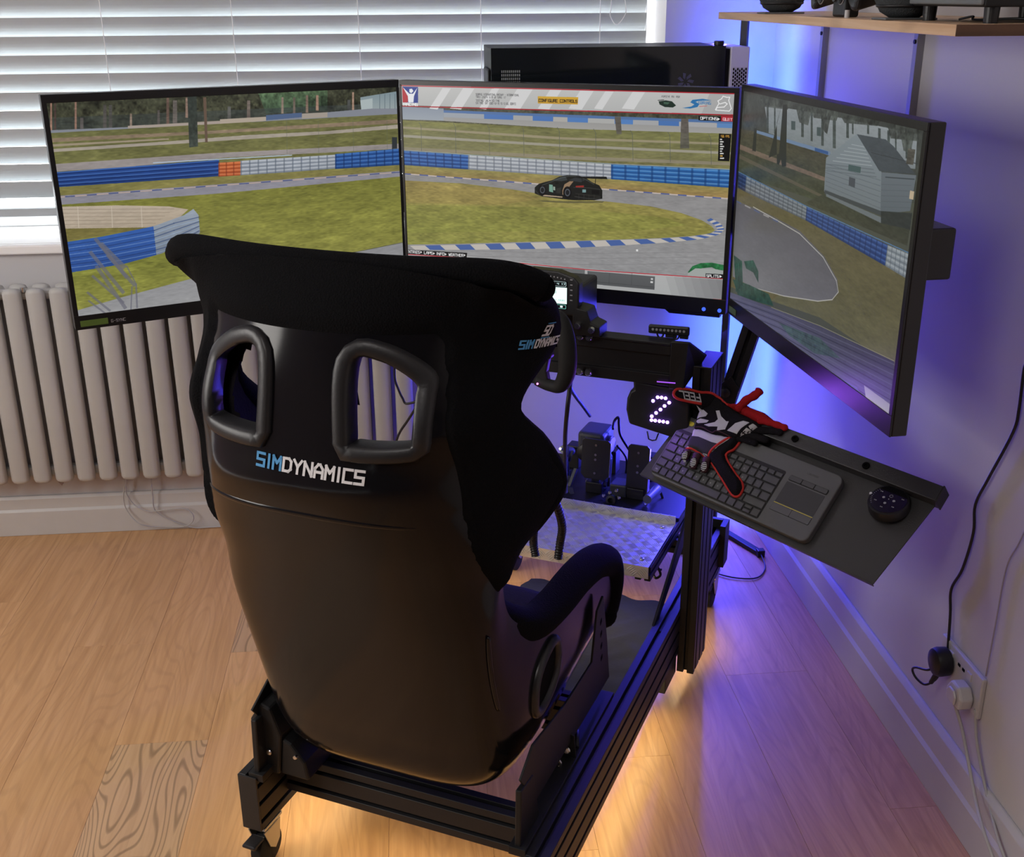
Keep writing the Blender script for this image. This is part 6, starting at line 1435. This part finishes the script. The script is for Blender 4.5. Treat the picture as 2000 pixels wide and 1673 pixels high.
for rh, ks in rows:
    tot = sum(w for w, c in ks); a = -0.174
    for w, c in ks:
        wd = w*U*15.05/tot; hh_ = rh
        def key(a0, a1, b0, b1):
            ky = (round(a1-a0, 5), round(b1-b0, 5)); ca, cb = (a0+a1)/2, (b0+b1)/2
            if ky not in kproto:
                A_, B_ = (a1-a0)/2-0.0011, (b1-b0)/2-0.0011
                base = [(-A_, -B_, 0), (A_, -B_, 0), (A_, B_, 0), (-A_, B_, 0)]; top = [(-A_+.0008, -B_+.0008, .0024), (A_-.0008, -B_+.0008, .0024), (A_-.0008, B_-.0008, .0024), (-A_+.0008, B_-.0008, .0024)]
                me = bpy.data.meshes.new('key'); me.from_pydata(base+top, [], [(0,1,5,4),(1,2,6,5),(2,3,7,6),(3,0,4,7),(4,5,6,7)]); me.materials.append(KEYC); kproto[ky] = me
            o = bpy.data.objects.new('key', kproto[ky]); COL.objects.link(o); o.parent = kb; o.location = (ca, cb, 0.0002-TH0); BASE[o.name] = Vector((0, 0, 0))
        if c == '^': key(a, a+wd, b, b+hh_*0.5); key(a, a+wd, b+hh_*0.5, b+hh_)
        else: key(a, a+wd, b, b+hh_)
        if c and c in FONT or c in ('FN',):
            cs = strokes(c)[0]; k = 0.00042 if rh > 0.012 else 0.0003
            for p, q in cs: leg.prism([(a+wd*0.38+x*k, b+hh_*0.40+y*k, 0.00262) for x, y in stroke_quad(p, q, 1.2)], (0, 0, 0.0001))
        a += wd
    b += rh
part('key_legends', leg, DIMW, kb, kind='stuff')
def outline(pts, r, m, name, h=0.0002):
    return part(name, MB().tube([(x, y, h) for x, y in pts], r, n=6, closed=True), m, kb)
part('media_keys', MB().prism([(a, b, 0) for a, b in rrect(0.086, 0.166, 0.024, 0.035, 0.003)], (0, 0, 0.0003)), KEYW, kb)
for k in range(3):
    a0 = 0.0872+k*0.0264; part('media_key', MB().prism([(a, b, 0.0003) for a, b in rrect(a0, a0+0.0248, 0.0252, 0.0338, 0.002)], (0, 0, 0.0018)), KEYC, kb)
part('touchpad', MB().prism([(a, b, 0) for a, b in rrect(0.086, 0.165, -0.0215, 0.0215, 0.001)], (0, 0, 0.0002)), M('touchpad', (0.034, 0.035, 0.037), 0.5), kb)
part('yellow_line', MB().box(0.085, 0.165, -0.0238, -0.0226, 0, 0.0004), YEL, kb, label='thin yellow line under the touchpad')
part('pad_button_gap', MB().prism([(a, b, 0) for a, b in rrect(0.0845, 0.1655, -0.0392, -0.0242, 0.002)], (0, 0, 0.0002)), KEYW, kb)
for k in range(2): part('pad_button', MB().prism([(a, b, 0.0002) for a, b in rrect(0.0852+k*0.0402, 0.1247+k*0.0402, -0.0386, -0.0247, 0.0018)], (0, 0, 0.0008)), KEYB, kb)
part('yellow_mark', MB().prism([(a, b, 0) for a, b in rrect(-0.163, -0.149, 0.050, 0.059, 0.004)], (0, 0, 0.0005)), YEL, kb, label='yellow button near the top left')
mb = MB()
for p, q in strokes('LOGITECH')[0]: mb.prism([(0.112+x*0.00055, 0.0475+y*0.00055, 0.0) for x, y in stroke_quad(p, q, 0.9)], (0, 0, 0.00025))
part('maker_print', mb, M('print_grey', (0.075, 0.075, 0.078), 0.5), kb)

# round media dial
DA, DB = 0.271, 0.072
dl = thing('control_dial', 'round black knob with small white symbols on the right end of the tray', 'knob', (DA, DB-0.01, TH0), 'T')
part('knob_body', MB().lathe((DA-0.002, DB-0.022, TH0), (0.0, 0.35, 1), [(0.030, 0), (0.034, 0.003), (0.0345, 0.018), (0.0335, 0.0205), (0.031, 0.0212)], 48), BLKP, dl, smooth=True, angle=35)
nD = Vector((0, 0.35, 1)).normalized(); cD = Vector((DA-0.002, DB-0.022, TH0)) + nD*0.0213
eA = Vector((1, 0, 0)); eB = nD.cross(eA)
part('knob_face', MB().lathe(cD, nD, [(0.0305, 0), (0.0303, 0.0006)], 40), BLKG, dl)
def dot(x, y, r, m=None, ring=False):
    c = cD + eA*x + eB*y + nD*0.0007
    if ring: part('symbol', MB().tube([c + eA*(r*math.cos(t)) + eB*(r*math.sin(t)) for t in [2*math.pi*i/16 for i in range(16)]], 0.0004, n=6, closed=True), DIMW, dl)
    else: part('symbol', MB().lathe(c, nD, [(r, 0), (r, 0.0004)], 14), m or DIMW, dl)
dot(-0.0095, 0.001, 0.0024); dot(0.0095, 0.001, 0.0024); dot(0.0, 0.001, 0.0010); dot(-0.001, -0.0095, 0.0024); dot(0.0, 0.009, 0.0028, ring=True)
for x, y in ((-0.0175, -0.0105), (0.0155, -0.0115), (-0.001, -0.0195), (-0.0185, 0.0115), (0.021, 0.011)):
    mb = MB()
    for e in (0, 0.0026):
        mb.prism([cD + eA*(x+e-0.0028) + eB*(y-0.0013) + nD*0.0007, cD + eA*(x+e-0.0004) + eB*y + nD*0.0007, cD + eA*(x+e-0.0028) + eB*(y+0.0013) + nD*0.0007], nD*0.0003)
    part('symbol', mb, DIMW, dl)
for k in range(10):
    t = math.radians(150+k*8); p = cD + eA*(0.027*math.cos(t)) + eB*(0.027*math.sin(t)) + nD*0.0007
    part('scale_tick', MB().bar(p, p + (eA*math.cos(t)+eB*math.sin(t))*0.0022, 0.0005, 0.0003, up=nD), DIMW, dl)
part('pointer', MB().lathe(cD + eA*-0.0335 + eB*0.0 - nD*0.002, nD, [(0.0026, 0), (0.0024, 0.002)], 12), WHT, dl)

# ------------------------------------------------------------------ gloves
from mathutils.geometry import delaunay_2d_cdt
def dens(P, d):
    out = []; n = len(P)
    for i in range(n):
        a = Vector(P[i]); b_ = Vector(P[(i+1) % n]); k = max(1, int((b_-a).length/d))
        out += [a.lerp(b_, j/k) for j in range(k)]
    return out
def dist_edge(p, P):
    best = 9
    for i in range(len(P)):
        a = P[i]; b_ = P[(i+1) % len(P)]; d = b_-a; t = max(0, min(1, (p-a).dot(d)/max(d.length_squared, 1e-12))); best = min(best, (p-(a+d*t)).length)
    return best
def fillpoly(P, d):
    """triangles inside the outline, with inner points d apart"""
    Q = dens(P, d); n = len(Q); xs = [q.x for q in Q]; ys = [q.y for q in Q]; pts = list(Q)
    y = min(ys)+d*0.5; r = 0
    while y < max(ys):
        x = min(xs)+d*0.5 + (d*0.5 if r % 2 else 0)
        while x < max(xs):
            p = Vector((x, y))
            if inpoly((x, y), Q) and dist_edge(p, Q) > d*0.45: pts.append(p)
            x += d
        y += d*0.87; r += 1
    v, e, f, *_ = delaunay_2d_cdt(pts, [(i, (i+1) % n) for i in range(n)], [list(range(n))], 1, 1e-7)
    return v, [t for t in f], Q
def pillow(name, P, m, parent, hf, H, r, d=0.004, base=0.0):
    v, f, Q = fillpoly([Vector(p) for p in P], d)
    prof = []
    for p in v:
        t = min(1, dist_edge(p, Q)/r); prof.append(base + hf(p.x, p.y) + H*math.sqrt(max(0, 1-(1-t)**2)))
    top = [(p.x, p.y, h) for p, h in zip(v, prof)]; bot = [(p.x, p.y, base + hf(p.x, p.y)) for p in v]; n = len(v)
    return part(name, MB().add(top+bot, [tuple(t) for t in f] + [tuple(n+k for k in reversed(t)) for t in f]), m, parent, smooth=True)
def make_bvh(objs):
    vs = []; fs = []
    for o in objs:
        n = len(vs); b_ = BASE[o.name]; vs += [v.co + b_ for v in o.data.vertices]; fs += [tuple(n+k for k in p.vertices) for p in o.data.polygons]
    return BVHTree.FromPolygons(vs, fs)
def decal(name, P, m, parent, bv, d=0.003, lift=0.0006):
    v, f, Q = fillpoly([Vector(p) for p in P], d); vs = []
    for p in v:
        h_ = bv.ray_cast(Vector((p.x, p.y, 0.2)), Vector((0, 0, -1))); vs.append((p.x, p.y, (h_[0].z if h_[0] else 0.004)+lift))
    n = len(vs)
    return part(name, MB().add(vs + [(a, b_, c-0.0005) for a, b_, c in vs], [tuple(t) for t in f] + [tuple(n+k for k in reversed(t)) for t in f]), m, parent, smooth=True)
def piping(name, P, r, m, parent, bv, closed=False, lift=0.0):
    pts = []
    for p in smooth_path([(a, b_, 0) for a, b_ in P], 5, closed):
        h_ = bv.ray_cast(Vector((p.x, p.y, 0.2)), Vector((0, 0, -1))); pts.append((p.x, p.y, h_[0].z+lift if h_[0] else None))
    ok = [i for i, p in enumerate(pts) if p[2] is not None]
    pts = [(p[0], p[1], p[2] if p[2] is not None else pts[min(ok, key=lambda k: (pts[k][0]-p[0])**2+(pts[k][1]-p[1])**2)][2] - 0.002) for p in pts]
    for _ in range(2):
        z = [p[2] for p in pts]; n = len(z)
        pts = [(p[0], p[1], (z[max(0, i-1)]+z[i]+z[min(n-1, i+1)])/3) for i, p in enumerate(pts)]
    return part(name, MB().tube(pts, r, n=8, closed=closed), m, parent, smooth=True)
def wavy(k1, k2, a): return lambda x, y: a*(math.sin(x*k1+y*k2)+math.sin(y*k1*0.7-x*k2))*0.5
# glove lying over the back rail: cuff strap to the left, red thumb and finger to the right
ga = thing('racing_glove', 'racing glove with red thumb, its lettered cuff strap hanging left over the tray', 'glove', (-0.08, 0.09, 0.008), 'T', 'pair of racing gloves')
A1 = [(-0.169, 0.115), (-0.1453, 0.1247), (-0.1235, 0.1217), (-0.1008, 0.1131), (-0.0707, 0.1074), (-0.0276, 0.1024), (-0.0117, 0.0991), (-0.0158, 0.0836), (-0.0304, 0.0664), (-0.0457, 0.0535), (-0.0849, 0.0476), (-0.1369, 0.0443), (-0.1463, 0.0697), (-0.1479, 0.0909)]
bodyA = pillow('hand_back', A1, GLBLK, ga, wavy(90, 60, 0.0015), 0.013, 0.012, base=0.008)
A2 = [(-0.177, 0.07), (-0.178, 0.0849), (-0.1635, 0.0972), (-0.1477, 0.1064), (-0.1352, 0.1193), (-0.1258, 0.1206), (-0.123, 0.0993), (-0.1364, 0.0844), (-0.1544, 0.0729), (-0.1665, 0.0666)]
strA = pillow('cuff_strap', A2, GLBLK, ga, lambda a, b: 0.085*min(1, max(0, (-0.12-a)/0.080)) + 0.0008*math.sin(a*70), 0.004, 0.005, base=0.012)
A3 = [(-0.1255, 0.1209), (-0.1013, 0.1177), (-0.0851, 0.1224), (-0.0728, 0.1293), (-0.0557, 0.1249), (-0.0233, 0.1251), (-0.0023, 0.119), (0.0044, 0.1099), (-0.0185, 0.0989), (-0.0563, 0.1034), (-0.0983, 0.1092)]
palA = pillow('red_palm', A3, GLRED, ga, wavy(120, 80, 0.001), 0.014, 0.010, base=0.006)
def finger(name, pts, r, m, parent, flat=0.75, tip=0.75):
    P = smooth_path(pts, 6); n = len(P)
    R_ = [r*(0.92+0.08*math.sin(i*1.3))*(1 if i < n-3 else (0.93, 0.75, 0.35)[i-(n-3)]) for i in range(n)]
    return part(name, MB().tube(P, R_, n=14, flat=flat, up=(0, 0, 1)), m, parent, smooth=True)
finger('thumb', [(-0.0729, 0.11, 0.016), (-0.0604, 0.1276, 0.028), (-0.0421, 0.1421, 0.038), (-0.0371, 0.1545, 0.042)], 0.0095, GLRED, ga, flat=0.85)
finger('index_finger', [(-0.022, 0.1045, 0.014), (-0.0011, 0.1078, 0.016), (0.0207, 0.1092, 0.014), (0.038, 0.1101, 0.012)], 0.0072, GLRED, ga)
finger('middle_finger', [(-0.0314, 0.083, 0.012), (-0.0041, 0.0911, 0.010), (0.0172, 0.097, 0.012), (0.034, 0.0989, 0.012)], 0.0075, GLBLK, ga)
finger('ring_finger', [(-0.0393, 0.0677, 0.010), (-0.0132, 0.0743, 0.008), (0.0148, 0.0772, 0.008)], 0.0080, GLBLK, ga)
finger('little_finger', [(-0.0446, 0.0598, 0.009), (-0.0204, 0.0623, 0.008), (-0.002, 0.0625, 0.007)], 0.0070, GLBLK, ga)
bvA = make_bvh([bodyA, strA])
for q in [[(-0.1427, 0.0807), (-0.134, 0.0827), (-0.1216, 0.0789), (-0.1224, 0.0726), (-0.133, 0.0662), (-0.1377, 0.062)], [(-0.1382, 0.057), (-0.1298, 0.065), (-0.1114, 0.0671), (-0.1128, 0.0618), (-0.13, 0.0541)], [(-0.109, 0.0896), (-0.1028, 0.0931), (-0.093, 0.0837), (-0.0771, 0.0778), (-0.0723, 0.0796), (-0.0692, 0.0619), (-0.0834, 0.0541), (-0.0858, 0.0615), (-0.1039, 0.0557), (-0.1162, 0.0558), (-0.0972, 0.0678), (-0.0951, 0.0757)], [(-0.0642, 0.0615), (-0.0574, 0.0805), (-0.0446, 0.0901), (-0.0315, 0.0915), (-0.04, 0.0755), (-0.0435, 0.0625)], [(-0.0293, 0.0843), (-0.0247, 0.0918), (-0.0106, 0.0914), (-0.0146, 0.0829), (-0.025, 0.0812)], [(-0.0346, 0.0706), (-0.0312, 0.08), (-0.0171, 0.0796), (-0.0186, 0.071)], [(-0.0392, 0.0595), (-0.0359, 0.0689), (-0.0187, 0.0675), (-0.0232, 0.0599)]]:
    decal('pale_print', q, GLWHT, ga, bvA, lift=0.0008)
piping('red_piping', [(-0.1363, 0.088), (-0.155, 0.0761), (-0.1669, 0.0696), (-0.1753, 0.0718), (-0.1756, 0.0835), (-0.1632, 0.0964), (-0.1474, 0.1055), (-0.1356, 0.1165), (-0.1232, 0.1185), (-0.1041, 0.1131), (-0.0727, 0.1091)], 0.0028, GLPIP, ga, bvA, lift=0.0006)
piping('dark_seam', [(-0.1369, 0.0467), (-0.1172, 0.0506), (-0.0939, 0.0489), (-0.0829, 0.0543), (-0.0544, 0.0547)], 0.0014, GLDRK, ga, bvA)
# cuff word, upside down as it lies
pA, pB = (-0.1452, 0.1006), (-0.1698, 0.0835); dT = (Vector((pB[0], pB[1], 0))-Vector((pA[0], pA[1], 0)))
vT = Vector((dT.y, -dT.x, 0)).normalized(); 
st, L_ = strokes('FEEL'); k = dT.length/(L_-1.6); mb = MB(); dn = dT.normalized(); vv = dn.cross(Vector((0, 0, 1))) * -1.25
for p, q in st:
    quad = []
    for x, y in stroke_quad(p, q, 1.2):
        w = Vector((pA[0], pA[1], 0)) + dn*(x*k) + vv*(y*k*1.15)
        h_ = bvA.ray_cast(Vector((w.x, w.y, 0.2)), Vector((0, 0, -1))); quad.append((w.x, w.y, (h_[0].z if h_[0] else 0.014)+0.0016))
    mb.prism(quad, (0, 0, 0.0006))
part('strap_lettering', mb, GLWHT, ga)
# glove lying on the keys: pale band, red-edged thumb, striped finger tips
gb = thing('racing_glove', 'racing glove on the keys, red-edged black thumb pointing at the touchpad, striped finger tips', 'glove', (-0.11, 0.02, 0.004), 'T', 'pair of racing gloves')
B1 = [(-0.1408, 0.0464), (-0.12, 0.0507), (-0.0948, 0.0497), (-0.0736, 0.0544), (-0.0439, 0.0601), (-0.0411, 0.0483), (-0.0514, 0.0349), (-0.0638, 0.0136), (-0.0768, 0.0002), (-0.1022, 0.0053), (-0.1283, -0.0003), (-0.1352, 0.0137), (-0.1362, 0.0301)]
bodyB = pillow('hand_body', B1, GLWHT, gb, wavy(80, 70, 0.0010), 0.012, 0.010, base=0.003)
bvB = make_bvh([bodyB])
decal('dark_band', [(-0.1365, 0.0264), (-0.1148, 0.0313), (-0.0836, 0.0304), (-0.0702, 0.0322), (-0.0693, 0.0196), (-0.0789, 0.0029), (-0.1021, 0.0066), (-0.1278, 0.0023), (-0.1328, 0.0135)], M('glove_charcoal', (0.020, 0.020, 0.023), 0.9), gb, bvB, lift=0.0008)
B2 = [(-0.0779, 0.0056), (-0.071, 0.0319), (-0.0577, 0.0558), (-0.0476, 0.0621), (-0.0402, 0.058), (-0.042, 0.0387), (-0.0468, 0.0204), (-0.0347, 0.0091), (-0.01, -0.0038), (0.0122, -0.015), (0.021, -0.0271), (0.0224, -0.04), (0.0145, -0.0456), (-0.0002, -0.0407), (-0.0228, -0.0274), (-0.0501, -0.0111), (-0.069, -0.0025)]
thB = pillow('thumb', B2, GLBLK, gb, wavy(70, 50, 0.001), 0.011, 0.007, base=0.005)
bvC = make_bvh([bodyB, thB])
piping('red_piping', [(-0.1295, 0.0022), (-0.1144, 0.0058), (-0.0964, 0.0047), (-0.0783, 0.0014), (-0.0745, 0.0158), (-0.0684, 0.0323), (-0.0572, 0.0519), (-0.0473, 0.0605), (-0.0399, 0.0564), (-0.0413, 0.0383), (-0.0473, 0.022), (-0.0362, 0.0102), (-0.0103, -0.0045), (0.0119, -0.0157), (0.0207, -0.0278), (0.0212, -0.0411), (0.0122, -0.0449), (-0.0017, -0.0395), (-0.0243, -0.0263), (-0.0489, -0.0123), (-0.0652, -0.0038)], 0.0026, GLPIP, gb, bvC, lift=0.0)
fin = []
for nm, a0_, b0_, a1_, b1_ in [('finger', -0.1212, -0.0011, -0.1183, -0.0201), ('finger', -0.0998, 0.0004, -0.0916, -0.0304), ('finger', -0.0765, 0.0003, -0.0662, -0.0282)]:
    f_ = finger(nm, [(a0_, b0_, 0.009), ((a0_+a1_)/2, (b0_+b1_)/2, 0.011), (a1_, b1_, 0.008)], 0.0085, GLDRK, gb)
    fin.append((f_, a0_, b0_, a1_, b1_))
bvF = make_bvh([f for f, *_ in fin])
for f_, a0_, b0_, a1_, b1_ in fin:
    d = Vector((a1_-a0_, b1_-b0_)); L_ = d.length; d.normalize(); e = Vector((-d.y, d.x))
    pad = []
    for k in range(14):
        t = 2*math.pi*k/14; c = Vector((a0_, b0_)) + d*(L_*0.66); q = c + d*(0.0095*math.cos(t)) + e*(0.0058*math.sin(t)); pad.append((q.x, q.y))
    decal('finger_pad', pad, GLWHT, gb, bvF, d=0.002, lift=0.0005)
    for k in range(5):
        c = Vector((a0_, b0_)) + d*(L_*0.66 - 0.0075 + k*0.0037); p = c - e*0.0052 + d*0.0012; q = c + e*0.0052 - d*0.0012
        piping('pad_stripe', [(p.x, p.y), ((p.x+q.x)/2, (p.y+q.y)/2), (q.x, q.y)], 0.00065, SLOT, gb, bvF, lift=0.0010)
